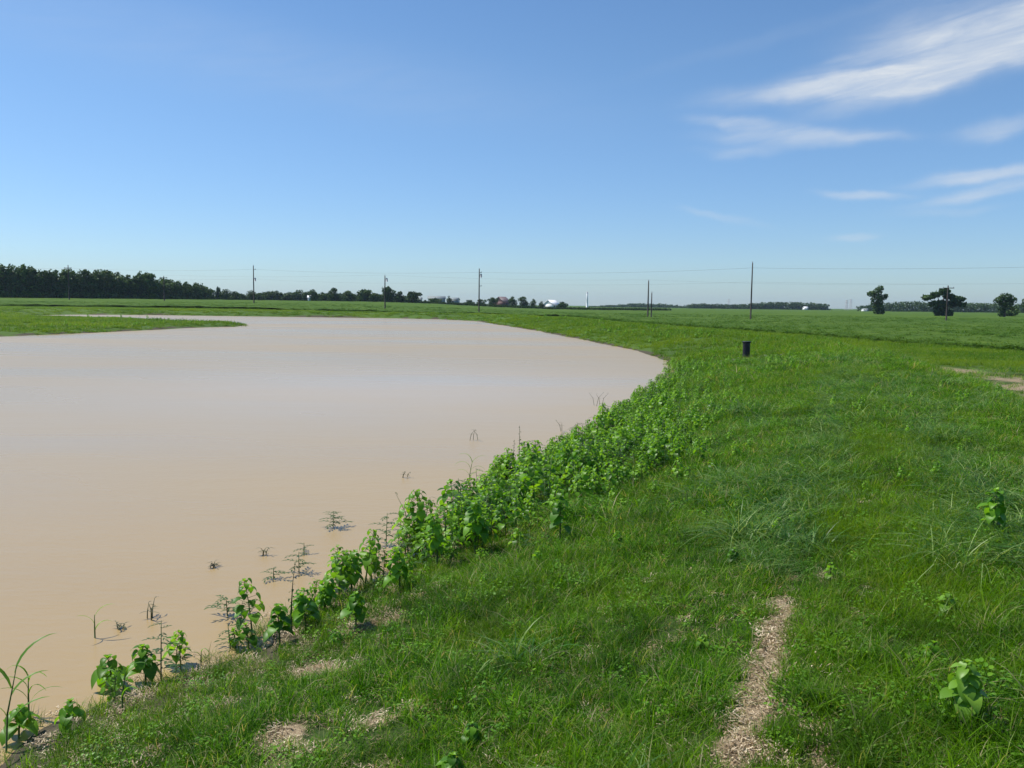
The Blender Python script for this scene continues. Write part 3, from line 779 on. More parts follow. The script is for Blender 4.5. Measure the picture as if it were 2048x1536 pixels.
# row crop --------------------------------------------------------------------
cp = []
for k in range(5):
    mb = MB()
    for i in range(80):
        a = rng.uniform(0, 6.28); r_ = 0.42 * math.sqrt(rng.uniform()); h = rng.uniform(0.12, 0.58) * (1 - 0.5 * (r_ / 0.42) ** 2)
        leaf(mb, (math.cos(a) * r_, math.sin(a) * r_, h), rng.uniform(0, 6.28), rng.uniform(-.2, .6), 0.13, 0.095, 'oval', 0.15, 0.7, rng.uniform(0.05, 0.9))
    cp.append(mb.mesh('crop_plant', M['soy']))
PX, PY, PS, PI_ = [], [], [], []
for (d0, d1, den, s0) in ((34, 70, 2.6, 0.95), (70, 130, 1.1, 1.3), (130, 260, 0.32, 2.2)):
    x, y = sample(d0, d1, den, (-37, 37)); c = crop_f(x, y); k = (c > 0.0) & (rng.uniform(size=len(x)) < np.where(c < 2.0, 1, 0.6))
    x, y = x[k], y[k]; add_pts(x, y, s0 * rng.uniform(0.75, 1.15, len(x)), rng.integers(0, 5, len(x)))
for q in range(5):                                    # the outermost rows, thick enough to hide the soil
    for (a, b) in zip(EDGE[:-1], EDGE[1:]):
        a = np.array(a); b = np.array(b); ln = np.linalg.norm(b - a); n = int(ln / 0.45)
        t = rng.uniform(0, 1, n)[:, None]; p = a + (b - a) * t
        add_pts(p[:, 0] + 0.3 + 0.45 * q + rng.normal(0, 0.12, n), p[:, 1], rng.uniform(0.7, 1.1, n), rng.integers(0, 5, n))
x, y, s, idx = map(np.concatenate, (PX, PY, PS, PI_)); n = len(x)
rot = np.stack([np.zeros(n), np.zeros(n), rng.uniform(0, 6.28, n)], 1)
scatter('crop', np.stack([x, y, zf(x, y) - 0.02], 1), rot, np.stack([s, s, np.minimum(s, 1.1)], 1), idx, cp, label='knee high leafy green crop filling the flat fields beyond the bank', cat='crop')

# ------------------------------------------------------------------ single plants
def to_thing(name, st, lv, mleaf, mstem, loc, rz, label, cat, group=None, leafname='leaves'):
    o = empty(name, loc, rz); tag(o, label, cat, group)
    if st is not None and st.V: link('stem', st.mesh('stem', mstem), o)
    link(leafname, lv.mesh(leafname, mleaf), o)
    return o
def size_at(px, py, hpx, water=False):
    if water: X_, Y_ = P0(px, py, 0.0); Z_ = 0.0
    else: X_, Y_, Z_ = gh(px, py)
    D_ = math.hypot(math.hypot(X_, Y_), CAMZ - Z_)
    if not water and sdist(X_, Y_) < 0.1: Z_ = max(Z_, -0.05)
    return X_, Y_, Z_ - 0.01, hpx / FPX * D_ * 1.05
r2 = np.random.default_rng(4)
BL = [  # px, py of the base, height px, leaves, leaf size m, kind, label
    (225, 1374, 78, 5, 0.17, 'h', 'broad leaved weed with cupped dark green leaves standing in the muddy shallows'),
    (38, 1478, 66, 7, 0.13, 'h', 'low heart leaved weed in the bottom left corner at the water'),
    (140, 1462, 62, 5, 0.12, 'h', 'small broad leaved weed beside the muddy bank edge, bottom left'),
    (292, 1372, 92, 8, 0.14, 'h', 'bright broad leaved weed on the mud left of the tall feathery one'),
    (472, 1296, 52, 3, 0.10, 'h', 'spindly weed with two drooping leaves at the waterline'),
    (498, 1300, 62, 4, 0.13, 'h', 'weed with folded hanging leaves right at the mud edge'),
    (560, 1295, 95, 9, 0.15, 'h', 'bright green lush weed leading the row of shore weeds'),
    (612, 1262, 88, 9, 0.14, 'h', 'round clump of broad leaves, second in the row of shore weeds'),
    (650, 1225, 80, 9, 0.15, 'h', 'dense leafy weed at the water, third in the row of shore weeds'),
    (702, 1190, 100, 9, 0.15, 'h', 'tall weed with leaves hanging over the brown water'),
    (742, 1165, 90, 7, 0.15, 'h', 'broad leaved weed rising from a small inlet of water'),
    (712, 1255, 85, 9, 0.13, 'h', 'pale green weed set back from the waterline behind the row'),
    (800, 1190, 110, 10, 0.15, 'h', 'stout leafy weed at the foot of the dense weed stand'),
    (875, 1140, 130, 11, 0.15, 'h', 'tall leafy weed on the near edge of the dense weed stand'),
    (950, 1110, 140, 12, 0.15, 'h', 'dark green tall weed bulging from the dense weed stand'),
    (1120, 1090, 130, 11, 0.14, 'h', 'tall weed with a large upright leaf at the top of the slope'),
    (1925, 1445, 125, 12, 0.115, 'y', 'yellow green weed with large leaves in the grass at lower right'),
    (1404, 1305, 42, 6, 0.065, 'y', 'small pale yellow round weed left of the straw track'),
    (945, 1490, 52, 6, 0.07, 'h', 'small bright weed in the grass near the bottom centre'),
    (905, 1560, 58, 8, 0.085, 'h', 'bright leafy weed cut by the bottom edge of the picture'),
    (1985, 1080, 110, 10, 0.13, 'h', 'big leafy weed on the crest at the right edge'),
    (1862, 1330, 50, 5, 0.09, 'h', 'pale leaved weed above the yellow green one on the right'),
    (1895, 1240, 58, 5, 0.09, 'y', 'pale weed with a single wide leaf right of the long grass'),
    (1238, 1100, 44, 6, 0.08, 'h', 'pale green weed alone on the slope right of the dense stand'),
    (1075, 1140, 46, 6, 0.09, 'h', 'small yellowish weed at the near foot of the dense stand'),
    (1660, 1165, 44, 5, 0.07, 'h', 'small round leaved weed just above the straw track'),
    (1465, 1130, 40, 6, 0.07, 'h', 'small leafy weed below the long grass clump'),
]
M['yweed'] = leaf_mat('yellow green weed leaves', [(0, (0.10, 0.24, 0.02)), (0.5, (0.19, 0.38, 0.03)), (1.0, (0.28, 0.48, 0.05))], (0.14, 0.28, 0.025), 0.9, 0.42, 0.42, 0.4, altamt=0.3)
for (px, py, hp, nl, ls, kd, lab) in BL:
    X_, Y_, Z_, H = size_at(px, py, hp)
    st, lv = broadleaf(r2, H * 0.80, int(nl * 2.5), ls * 0.66, 'heart', (0.1, 0.75) if kd == 'h' else (0.2, 0.9), spread=0.5)
    to_thing('broadleaf_weed', st, lv, M['weed'] if kd == 'h' else M['yweed'], M['stem'], (X_, Y_, Z_), r2.uniform(0, 6), lab, 'weed', 'broad leaved weeds of the bank')
FL = [(322, 1365, 112, 10, 0.13, False, 'tall feathery weed standing above the broad leaves on the mud'),
      (362, 1342, 52, 9, 0.09, False, 'short bushy feathery weed right of the tall one'),
      (462, 1300, 58, 6, 0.10, False, 'thin yellow green feathery weed at the waterline'),
      (455, 1232, 40, 8, 0.15, True, 'flat topped plant with spreading fronds standing in the muddy water'),
      (547, 1157, 24, 6, 0.12, True, 'low dark umbrella shaped plant poking from the water'),
      (598, 1145, 42, 8, 0.14, True, 'tiered plant in the water, nearest the shore weeds'),
      (608, 1108, 24, 4, 0.10, True, 'small forked plant tip behind the tiered one'),
      (666, 1055, 34, 12, 0.15, True, 'pale bushy plant alone in the water'),
      (772, 1092, 66, 10, 0.18, True, 'large umbrella shaped plant in the water by the weeds'),
      (802, 1058, 34, 7, 0.13, True, 'sparse brown plant between the umbrella plant and the weeds')]
for (px, py, hp, nl, ls, wat, lab) in FL:
    X_, Y_, Z_, H = size_at(px, py, hp, wat)
    st, lv = featherleaf(r2, H * 0.95, nl, ls, flat=0.35 if wat else 0.2)
    to_thing('feathery_weed', st, lv, M['dullweed'], M['stem'], (X_, Y_, Z_), r2.uniform(0, 6), lab, 'weed', 'feathery plants at the waterline')
# narrow reeds and grasses
def reed(r, H, nl, wl, wd, curve=1.2):
    st, lv = MB(), MB(); lx = r.uniform(-0.1, 0.2) * H
    ax = lambda t: (lx * t * t, 0, H * t)
    st.tube([ax(0), ax(0.4), ax(0.85)], [0.006, 0.005, 0.002], 5, 0.3)
    for i in range(nl):
        t = 0.15 + 0.7 * (i + 0.5) / nl; a = (i % 2) * math.pi + r.uniform(-0.7, 0.7); p = ax(t)
        n = 7; V = []; l = wl * r.uniform(0.8, 1.15); cv = curve * r.uniform(0.7, 1.3)
        x_, z_ = 0.0, 0.0; an = 1.25
        for k in range(n + 1):
            s = k / n; hw = wd / 2 * (min(1, 0.4 + 3 * s) * (1 - s) ** 0.5 if k < n else 0)
            c = (p[0] + math.cos(a) * x_, p[1] + math.sin(a) * x_, p[2] + z_)
            V += [(c[0] - math.sin(a) * hw, c[1] + math.cos(a) * hw, c[2] + hw * .4), c, (c[0] + math.sin(a) * hw, c[1] - math.cos(a) * hw, c[2] + hw * .4)]
            x_ += math.cos(an) * l / n; z_ += math.sin(an) * l / n; an -= cv * 1.6 / n
        Q = []
        for k in range(n): b = 3 * k; Q += [(b, b + 1, b + 4, b + 3), (b + 1, b + 2, b + 5, b + 4)]
        lv.add(V, Q, (), r.uniform(0.1, 0.7))
    return st, lv
for (px, py, hp, nl, wl, wd, wat, lab) in [
        (12, 1505, 185, 5, 0.30, 0.035, False, 'tall broad bladed reed rising at the bottom left corner'),
        (58, 1432, 92, 6, 0.22, 0.014, True, 'slender reed with arching blades standing in the water'),
        (244, 1424, 96, 3, 0.22, 0.022, False, 'single upright green blade on the muddy edge'),
        (190, 1276, 55, 3, 0.17, 0.016, True, 'crossed pair of upright blades out in the muddy water'),
        (402, 1332, 40, 3, 0.12, 0.010, False, 'short grassy sprig beside the short bushy weed'),
        (938, 965, 66, 6, 0.28, 0.020, False, 'arching reed standing out of the weed stand over the water')]:
    X_, Y_, Z_, H = size_at(px, py, hp, wat)
    st, lv = reed(r2, H * 0.9, nl, wl, wd)
    to_thing('reed', st, lv, M['weed'], M['stem'], (X_, Y_, Z_), r2.uniform(-0.4, 0.4), lab, 'reed', 'reeds at the waterline', 'blades')
for (px, py, hp, n, wd, lean, lab) in [
        (1500, 1085, 100, 90, 0.009, 0.9, 'wide clump of long arching grass in the middle of the crest'),
        (1600, 1100, 80, 60, 0.009, 1.0, 'flattened long grass right of the wide arching clump'),
        (1910, 1130, 115, 34, 0.007, 0.8, 'tall silvery grass clump leaning left at the right edge'),
        (1050, 1330, 96, 16, 0.009, 0.55, 'yellow green grass clump standing alone on the slope'),
        (2030, 1400, 70, 20, 0.007, 0.8, 'small fan of grass at the lower right edge'),
        (1500, 830, 56, 26, 0.012, 0.6, 'light tuft of long grass below the black pipe'),
        (1780, 1560, 60, 24, 0.006, 0.8, 'whitish grass tuft at the bottom edge right of the track'),
        (1010, 1180, 50, 18, 0.008, 0.6, 'bright grass tuft just below the dense weed stand'),
        (1180, 1170, 50, 16, 0.007, 0.7, 'pale grass tuft in the middle of the slope')]:
    X_, Y_, Z_, H = size_at(px, py, hp)
    mb = grassplant(r2, H * 1.0, int(n * 3.0), wd * 1.2, (0.4, 2.2), 0.08 + H * 0.30, lean, (0.2, 1.0))
    o = link('grass_clump', mb.mesh('grass_clump', M['bluegrass']), None, (X_, Y_, Z_), r2.uniform(0, 6)); tag(o, lab, 'grass clump', 'long grass clumps on the bank')
# drowned twigs and dead stalks
for (px, py, hp, n, wat, lab) in [
        (302, 1238, 34, 4, True, 'bent twigs sticking out of the water right of the crossed blades'),
        (240, 1258, 14, 5, True, 'half sunk stalk lying low beside the crossed blades'),
        (530, 1110, 16, 4, True, 'tiny forked twig tip left of the forked plant tip'),
        (425, 1135, 14, 6, True, 'thin drowned stalks floating farthest left in the open water'),
        (810, 955, 16, 3, True, 'small dark twigs alone in the water beyond the weeds'),
        (948, 880, 26, 3, True, 'pair of thin twigs in the water behind the arching reed'),
        (1192, 812, 32, 4, True, 'thin seeding stalks in the water behind the weed stand'),
        (1128, 862, 24, 2, True, 'single dark stalk at the back edge of the weed stand'),
        (832, 1065, 80, 3, False, 'brown seed stalk rising at the left of the weed stand'),
        (855, 1035, 70, 4, False, 'forked brown seed stalks beside the weed stand')]:
    X_, Y_, Z_, H = size_at(px, py, hp, wat)
    mb = MB()
    for i in range(n):
        a = r2.uniform(0, 6.28); l = H * r2.uniform(0.6, 1.05); o_ = r2.uniform(-0.5, 0.5, 2) * H * 0.7
        p = [(o_[0], o_[1], -0.03), (o_[0] + math.cos(a) * l * .15, o_[1] + math.sin(a) * l * .15, l * .6), (o_[0] + math.cos(a) * l * .5, o_[1] + math.sin(a) * l * .5, l)]
        mb.tube(p, [0.005, 0.004, 0.002], 4, r2.uniform(0, 1))
        for j in range(3): leaf(mb, p[1 + j % 2], r2.uniform(0, 6.28), 0.2, 0.05 + .1 * H, 0.012, 'lance', 0.2, 0.8, r2.uniform(0, 1))
    o = link('dead_stalks', mb.mesh('dead_stalks', M['twig']), None, (X_, Y_, Z_)); tag(o, lab, 'stalks', 'drowned stalks at the shore')

# ------------------------------------------------------------------ black riser pipe with its stone apron
X_, Y_, Z_ = gh(1492, 719)
Dp_ = math.hypot(X_, Y_); H = 36 / FPX * Dp_; rad = 7.2 / FPX * Dp_
o = empty('drain_pipe', (X_, Y_, Z_ - 0.02)); tag(o, 'black upright drain pipe with a flared rim on the grassy bank', 'drain pipe')
mb = MB(); pts, rr_ = [], []
nr = 14
for i in range(nr * 2 + 1):
    pts.append((0, 0, H * 0.93 * i / (nr * 2))); rr_.append(rad * (1.0 if i % 2 else 0.93))
mb.tube(pts, rr_, 24, 0.5); link('pipe_wall', mb.mesh('pipe_wall', M['blackpipe'], True), o)
mb = MB(); mb.tube([(0, 0, H * .925), (0, 0, H * .945), (0, 0, H * .99), (0, 0, H)], [rad * 1.0, rad * 1.22, rad * 1.25, rad * 1.1], 24); link('rim', mb.mesh('rim', M['blackpipe']), o)
def stone_mesh(r):
    bm = bmesh.new(); bmesh.ops.create_icosphere(bm, subdivisions=2, radius=1)
    k = r.normal(size=(3, 3))
    for v in bm.verts:
        c = np.array(v.co); f_ = 1 + 0.16 * math.sin(float(k[0] @ c) * 2) + 0.12 * math.sin(float(k[1] @ c) * 3.3)
        v.co = Vector((c * f_).tolist()); v.co.z *= 0.6
    me = bpy.data.meshes.new('stone'); bm.to_mesh(me); bm.free(); me.materials.append(M['stone']); return me
sms = [stone_mesh(r2) for _ in range(4)]
mb = MB(); 
PXs = []
for i in range(60):
    a = r2.uniform(0, 6.28); q = math.sqrt(r2.uniform(0.02, 1)); x_, y_ = X_ + math.cos(a) * 1.5 * q + 0.1, Y_ + math.sin(a) * 0.75 * q - 0.3
    PXs.append((x_, y_, float(zf(x_, y_)) + 0.01))
n = len(PXs); s = r2.uniform(0.05, 0.12, n)
scatter('gravel', PXs, np.stack([np.zeros(n), np.zeros(n), r2.uniform(0, 6.28, n)], 1), np.stack([s, s, s], 1), r2.integers(0, 4, n), sms, label='pale stones in the grass around the foot of the black pipe', cat='gravel')

# ------------------------------------------------------------------ utility poles and cables
def at(px, D_): 
    d = pix_dir(px, 612); return d[0] / d[1] * D_, D_
def zg(x, y): return float(zf(np.array([x]), np.array([y]))[0])
def top_z(px, py, D_):
    d = pix_dir(px, py); return CAMZ + d[2] / d[1] * D_
def pole(px, top, D_, label, arms, lineang=0.0, rad=0.17):
    x_, y_ = at(px, D_); z_ = zg(x_, y_); H = top_z(px, top, D_) - z_
    o = empty('utility_pole', (x_, y_, z_), lineang); tag(o, label, 'utility pole', 'utility poles across the fields')
    mb = MB(); mb.tube([(0, 0, -0.3), (0, 0, H * .5), (0, 0, H)], [rad, rad * .85, rad * .65], 10); link('post', mb.mesh('post', M['wood'], False), o)
    wpts = []
    for (kind, dz) in arms:
        zz = H - dz
        if kind == 'arm':
            c = MB(); c.box(-1.1, 1.1, -0.24, -0.13, zz - .07, zz + .07); c.box(-0.03, 0.03, -0.30, -0.245, zz - 0.25, zz + 0.1); ca = link('crossarm', c.mesh('crossarm', M['wood']), o)
            for sx_ in (-1.0, 1.0):
                b = MB(); b.tube([(sx_, -.185, zz + .07), (sx_, -.185, zz + .16), (sx_, -.185, zz + .26)], [.06, .09, .05], 8); link('insulator', b.mesh('insulator', M['ceramic']), ca)
        elif kind == 'tx':
            b = MB(); b.tube([(0.42, 0, zz - .45), (0.42, 0, zz + .35), (0.42, 0, zz + .42)], [.23, .23, .12], 12); b.box(0.1, 0.25, -.05, .05, zz - .1, zz); link('transformer', b.mesh('transformer', M['metal']), o)
        elif kind == 'bkt':
            b = MB(); b.box(0.08, 0.55, -.05, .05, zz - .05, zz + .05); b.tube([(0.5, 0, zz + .05), (0.5, 0, zz + .16), (0.5, 0, zz + .30)], [.07, .11, .05], 8); link('bracket', b.mesh('bracket', M['metal']), o)
        elif kind == 'cap':
            b = MB(); b.tube([(0, 0, H + .005), (0, 0, H + .15), (0, 0, H + .3)], [.06, .1, .04], 8); link('insulator', b.mesh('insulator', M['ceramic']), o)
    return Vector((x_, y_, z_)), H
mainl, sec = [], []
mainl.append(pole(139, 530, 262, 'faint pole rising out of the dark wood at far left', [('arm', .9), ('bkt', 2.2)]))
mainl.append(pole(508, 532, 232, 'tall pole with a low bracket, standing beyond the left of the pond', [('bkt', 1.0), ('tx', 3.6), ('cap', 0)]))
mainl.append(pole(958, 537, 206, 'tall pole with two bracket pairs, in the middle left of the row of farm trees', [('tx', 1.7), ('bkt', 1.0), ('bkt', 4.2)]))
mainl.append(pole(1502, 526, 160, 'tallest pole, slim and bare, above the black drain pipe', [('cap', 0)], rad=0.15))
sec.append(pole(329, 552, 262, 'short pole in front of the wood left of the bracket pole', [('arm', .5)]))
sec.append(pole(770, 552, 205, 'short pole in front of the round trees at centre left', [('cap', 0), ('tx', 0.9)]))
sec.append(pole(1296, 562, 182, 'dark medium pole, left one of the close pair', [('cap', 0)]))
pole(1303, 586, 176, 'short pole close against the right of the medium one', [('cap', 0)], rad=0.14)
sec.append(pole(1894, 571, 170, 'dark pole in front of the wide tree on the right', [('arm', .5)]))
def cable(p, q, sag, label, rad=0.022):
    mb = MB(); n = 14
    mb.tube([p.lerp(q, k / n) - Vector((0, 0, 4 * sag * (k / n) * (1 - k / n))) for k in range(n + 1)], rad, 4)
    tag(link('power_cable', mb.mesh('power_cable', M['wire'])), label, 'cable', 'overhead cables')
def topp(P_, dz): return P_[0] + Vector((0, 0, P_[1] - dz))
offl = Vector((*at(-330, 285), 0)); offl.z = 12.5
offr = Vector((*at(2500, 118), 0)); offr.z = 9.6
ch = [offl] + [topp(p, 0.9) for p in mainl] + [offr]
nm = ['off the left edge and the pole in the wood', 'the pole in the wood and the bracket pole', 'the bracket pole and the tall pole of two bracket pairs', 'the tall pole of two bracket pairs and the tallest pole', 'the tallest pole and the right edge']
for (a, b, s_) in zip(ch[:-1], ch[1:], nm): cable(a, b, 0.55, 'upper cable strung between ' + s_, 0.015)
for (a, b, s_) in zip(ch[:-1], ch[1:], nm): cable(a - Vector((0, 0, 2.6)), b - Vector((0, 0, 2.6)), 0.5, 'lower thinner cable strung between ' + s_, 0.009)
s2 = [topp(p, -0.25) for p in sec]
for a, b, s_ in zip(s2[:-1], s2[1:], ['the two short poles on the left', 'the short pole at centre left and the medium pole', 'the medium pole and the pole by the wide tree']): cable(a, b, 0.45, 'faint cable strung between ' + s_, 0.009)

# ------------------------------------------------------------------ trees
def crown_np(lobes, n, size, r):
    """leaf sprays spread through the volume of a set of ellipsoid lobes"""
    vol = np.array([l[3] * l[4] * l[5] for l in lobes]) ** 0.72; pr = vol / vol.sum()
    li = r.choice(len(lobes), n, p=pr); Lb = np.array(lobes)[li]
    d = r.normal(size=(n, 3)); d /= np.linalg.norm(d, axis=1)[:, None]
    rad = r.uniform(0.0, 1.0, n) ** 0.28 * r.uniform(0.86, 1.10, n)
    C = Lb[:, :3] + d * Lb[:, 3:6] * rad[:, None]
    nn = d * 0.7 + r.normal(size=(n, 3)) * 0.6; nn /= np.linalg.norm(nn, axis=1)[:, None]
    a = np.cross(nn, r.normal(size=(n, 3))); a /= np.linalg.norm(a, axis=1)[:, None]; b = np.cross(nn, a)
    s = size * r.uniform(0.5, 1.3, n)[:, None]
    V = np.stack([C - a * s, C - b * s * .55, C + a * s, C + b * s * .55], 1).reshape(-1, 3)
    Q = np.arange(4 * n).reshape(n, 4)
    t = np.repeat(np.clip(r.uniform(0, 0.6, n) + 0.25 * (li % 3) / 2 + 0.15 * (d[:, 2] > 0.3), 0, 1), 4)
    return V, Q, t
def tree(px, base, top, wpx, D_, label, group, n=1800, nl=9, trunk=0.28, low=0.18, size=None, spread=None, name='tree', lobes=None, skew=0):
    x_, y_ = at(px, D_); z_ = zg(x_, y_); 
    H = top_z(px, top, D_) - z_; W = wpx / FPX * D_
    r = np.random.default_rng(int(px * 7 + D_)); 
    o = empty(name, (x_, y_, z_ - 0.05)); tag(o, label, 'tree', group)
    if lobes is None:
        lobes = []
        for i in range(nl):
            a = i * 2.4; q = 0.34 * W * math.sqrt((i + .5) / nl); zz = H * (low + (1 - low) * (0.30 + 0.55 * r.uniform()))
            s_ = r.uniform(0.17, 0.26)
            lobes.append((math.cos(a) * q, math.sin(a) * q, zz * (1 - 0.25 * (q / W)), W * s_, W * s_, H * (1 - low) * r.uniform(0.16, 0.24)))
        lobes.append((0, 0, H * 0.86, W * .2, W * .2, H * .15)); lobes.append((0, 0, H * (low + .3), W * .34, W * .34, H * .25))
    else:
        lobes = [(a * W, b * W, c * H, d * W, e * W, f * H) for a, b, c, d, e, f in lobes]
    V, Q, t = crown_np(lobes, n, size or max(0.26, W * 0.055), r)
    V[:, 2] = np.maximum(V[:, 2], 0.15)
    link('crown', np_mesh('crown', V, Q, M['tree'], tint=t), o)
    mb = MB(); tr = max(0.14, W * 0.035)
    mb.tube([(0, 0, -0.2), (0.02 * W, 0, H * .3), (0, 0.02 * W, H * .62)], [tr * 1.25, tr * .9, tr * .35], 7)
    for l in lobes[:6]: mb.tube([(0.01 * W, 0, H * .28), (l[0] * .5, l[1] * .5, (H * .28 + l[2]) / 2 - 0.02 * H), (l[0], l[1], l[2])], [tr * .5, tr * .35, tr * .1], 5)
    link('trunk', mb.mesh('trunk', M['bark']), o)
    return o
G1 = 'single trees in the crop on the right'
tree(1755, 622, 571, 44, 330, 'narrow upright tree, leftmost of the field trees on the right', G1, 1500,
     lobes=[(-.05, 0, .78, .22, .22, .16), (.08, 0, .9, .16, .18, .10), (-.32, 0, .72, .17, .2, .10), (.25, .1, .62, .2, .2, .12), (-.02, 0, .5, .3, .25, .2), (.02, 0, .3, .26, .22, .16), (.1, 0, .15, .28, .2, .12), (.36, 0, .66, .12, .15, .07)])
tree(1887, 628, 573, 84, 300, 'wide spreading tree with gaps in its crown, behind the dark pole', G1, 1500,
     lobes=[(0, 0, .84, .13, .14, .11), (-.18, 0, .74, .12, .14, .09), (-.38, 0, .64, .13, .14, .08), (.17, .1, .68, .14, .15, .10), (.35, 0, .60, .15, .15, .09), (.44, 0, .42, .09, .1, .09), (-.05, 0, .45, .15, .14, .12), (-.08, 0, .22, .17, .15, .18), (.08, 0, .14, .15, .14, .13), (.24, 0, .46, .14, .14, .1), (-.24, 0, .45, .11, .12, .08)])
tree(2010, 628, 584, 46, 290, 'rounded tree on a thin leaning trunk near the right edge', G1, 1200,
     lobes=[(0, 0, .8, .3, .28, .17), (-.3, 0, .68, .2, .2, .14), (.28, 0, .7, .22, .2, .16), (.05, 0, .55, .3, .28, .14), (-.12, 0, .35, .16, .14, .14), (-.12, 0, .15, .13, .1, .1)])
tree(2060, 630, 592, 40, 285, 'tree crown cut by the right edge of the picture', G1, 900)
tree(2018, 628, 610, 46, 320, 'low bush at the foot of the rounded tree', G1, 900, low=0.0, name='bush')
G2 = 'round trees in a row at centre left'
for (px, top, wp_, lb) in [(668, 575, 26, 'tall rounded tree at the left of the centre row'), (697, 581, 24, 'smaller tree next to the tall rounded one'), (727, 578, 30, 'broad round tree in the middle of the centre row'),
                           (776, 573, 30, 'peaked tree behind the short pole at centre left'), (800, 582, 24, 'low tree between the peaked one and the right end'), (824, 582, 36, 'lighter green round tree closing the centre row'), (627, 578, 20, 'small pointed tree left of the tall rounded one'), (645, 584, 22, 'low dark tree left of the tall rounded one'), (750, 586, 22, 'low tree filling the gap left of the peaked one')]:
    tree(px, 606, top, wp_ * 1.1, 430, lb, G2, 1700, low=0.0)
G3 = 'farmstead trees on the horizon'
for (px, top, wp_, lb, D_) in [(898, 591, 12, 'small dark tree on the roof line of the grey farm building', 520), (869, 596, 26, 'low grey green bush before the grey farm building', 505), (937, 600, 24, 'low bush left of the tall pole of two bracket pairs', 520), (962, 598, 20, 'low tree right behind the tall pole of two bracket pairs', 520),
                           (985, 594, 22, 'round dark tree at the left of the red roofed barn', 500), (1025, 592, 20, 'tree at the right of the red roofed barn', 500), (1047, 593, 24, 'tallest round tree of the farmstead, middle', 500), (1066, 597, 14, 'narrow tree right of the farmstead middle', 500), (1083, 602, 14, 'small tree at the left corner of the white house', 500), (1124, 603, 24, 'dark low tree at the right of the white house', 500),
                           (851, 600, 6, 'tiny dark shrub left of the grey farm building', 480)]:
    tree(px, 612, top, wp_ * 1.1, D_, lb, G3, 1100, low=0.0)
G4 = 'trees at the end of the dark wood'
for (px, top, wp_, lb) in [(436, 572, 10, 'thin upright tree just past the end of the dark wood'), (424, 578, 12, 'small tree against the end of the dark wood'), (450, 578, 22, 'bushy low tree right of the thin upright one'), (470, 582, 22, 'rounded low tree left of the bracket pole'), (503, 580, 20, 'rounded tree right behind the bracket pole')]:
    tree(px, 603, top, wp_ * 1.15, 400, lb, G4, 1100, low=0.0)
# far-off woods that read as one mass
def wood(name, label, prof, D0, depth, n, size, spacing, lowz=0.0):
    r = np.random.default_rng(len(label)); Vs, Qs, Ts = [], [], []; b = 0
    pxs = [p[0] for p in prof]; tops = [p[1] for p in prof]; Ds = [p[2] for p in prof]
    px = pxs[0]
    while px < pxs[-1]:
        for row in range(2):
            Dq = np.interp(px, pxs, Ds) + row * depth * r.uniform(.5, 1)
            x_, y_ = at(px + r.uniform(-.4, .4) * spacing, Dq); z_ = zg(x_, y_)
            tz = top_z(px, np.interp(px, pxs, tops) + r.uniform(-0.07, 0.20) * (600 - np.interp(px, pxs, tops)), Dq)
            H = max(1.5, tz - z_); W = spacing / FPX * Dq * r.uniform(2.2, 3.0)
            lb = [(r.uniform(-.3, .3) * W, r.uniform(-.3, .3) * W, H * r.uniform(.3, .82), W * r.uniform(.22, .34), W * .3, H * r.uniform(.13, .2)) for _ in range(5)]
            lb.append((0, 0, H * .86, W * .2, W * .2, H * .13)); lb.append((0, 0, H * .45, W * .45, W * .4, H * .3)); lb.append((0, 0, H * .15, W * .5, W * .4, H * .22)); lb.append((W * .3, -2, H * .1, W * .4, W * .3, H * .14))
            V, Q, t = crown_np(lb, n, size * r.uniform(.8, 1.2), r)
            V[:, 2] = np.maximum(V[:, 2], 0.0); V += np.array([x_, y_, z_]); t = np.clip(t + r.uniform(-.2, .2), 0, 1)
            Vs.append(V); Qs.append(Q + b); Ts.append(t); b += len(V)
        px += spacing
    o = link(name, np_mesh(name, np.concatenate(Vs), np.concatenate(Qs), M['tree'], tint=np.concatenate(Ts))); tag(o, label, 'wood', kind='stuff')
wood('distant_wood', 'dark dense wood filling the left horizon', [(-60, 522, 300), (0, 526, 300), (25, 533, 300), (50, 530, 302), (80, 537, 304), (120, 540, 306), (180, 538, 312), (230, 544, 320), (260, 549, 326), (292, 543, 330), (310, 552, 334), (345, 558, 345), (380, 565, 360), (415, 569, 375)], 300, 22, 1100, 0.55, 11)
wood('distant_wood', 'low shrubs joining the dark wood to the belt behind the bracket pole', [(418, 590, 430), (450, 589, 430), (480, 587, 440), (525, 586, 450)], 430, 14, 300, 0.5, 8)
wood('distant_wood', 'thin belt of trees behind the pond between the wood and the centre row', [(520, 585, 470), (550, 581, 470), (570, 584, 470), (600, 580, 470), (640, 586, 470), (700, 586, 480), (760, 588, 480), (830, 592, 480)], 470, 20, 420, 0.6, 9)
wood('distant_wood', 'low bluish belt of trees on the horizon right of the white tower', [(1185, 614, 1300), (1235, 611, 1300), (1262, 606, 1300), (1290, 608, 1300), (1318, 607, 1300), (1340, 610, 1300), (1372, 613, 1300)], 1300, 60, 160, 1.1, 8)
wood('distant_wood', 'low dark belt of trees on the horizon behind the tallest pole', [(1380, 610, 1050), (1400, 607, 1050), (1420, 608, 1050), (1450, 609, 1050), (1480, 609, 1050), (1500, 607, 1000), (1530, 604, 1000), (1590, 604, 1000), (1630, 606, 1000), (1655, 609, 1000)], 1000, 50, 200, 1.0, 8)
wood('distant_wood', 'far belt of trees behind the field trees on the right', [(1725, 613, 760), (1760, 606, 760), (1790, 603, 760), (1830, 601, 760), (1870, 605, 760), (1930, 604, 760), (1990, 607, 760), (2080, 607, 760)], 760, 40, 220, 0.8, 10)
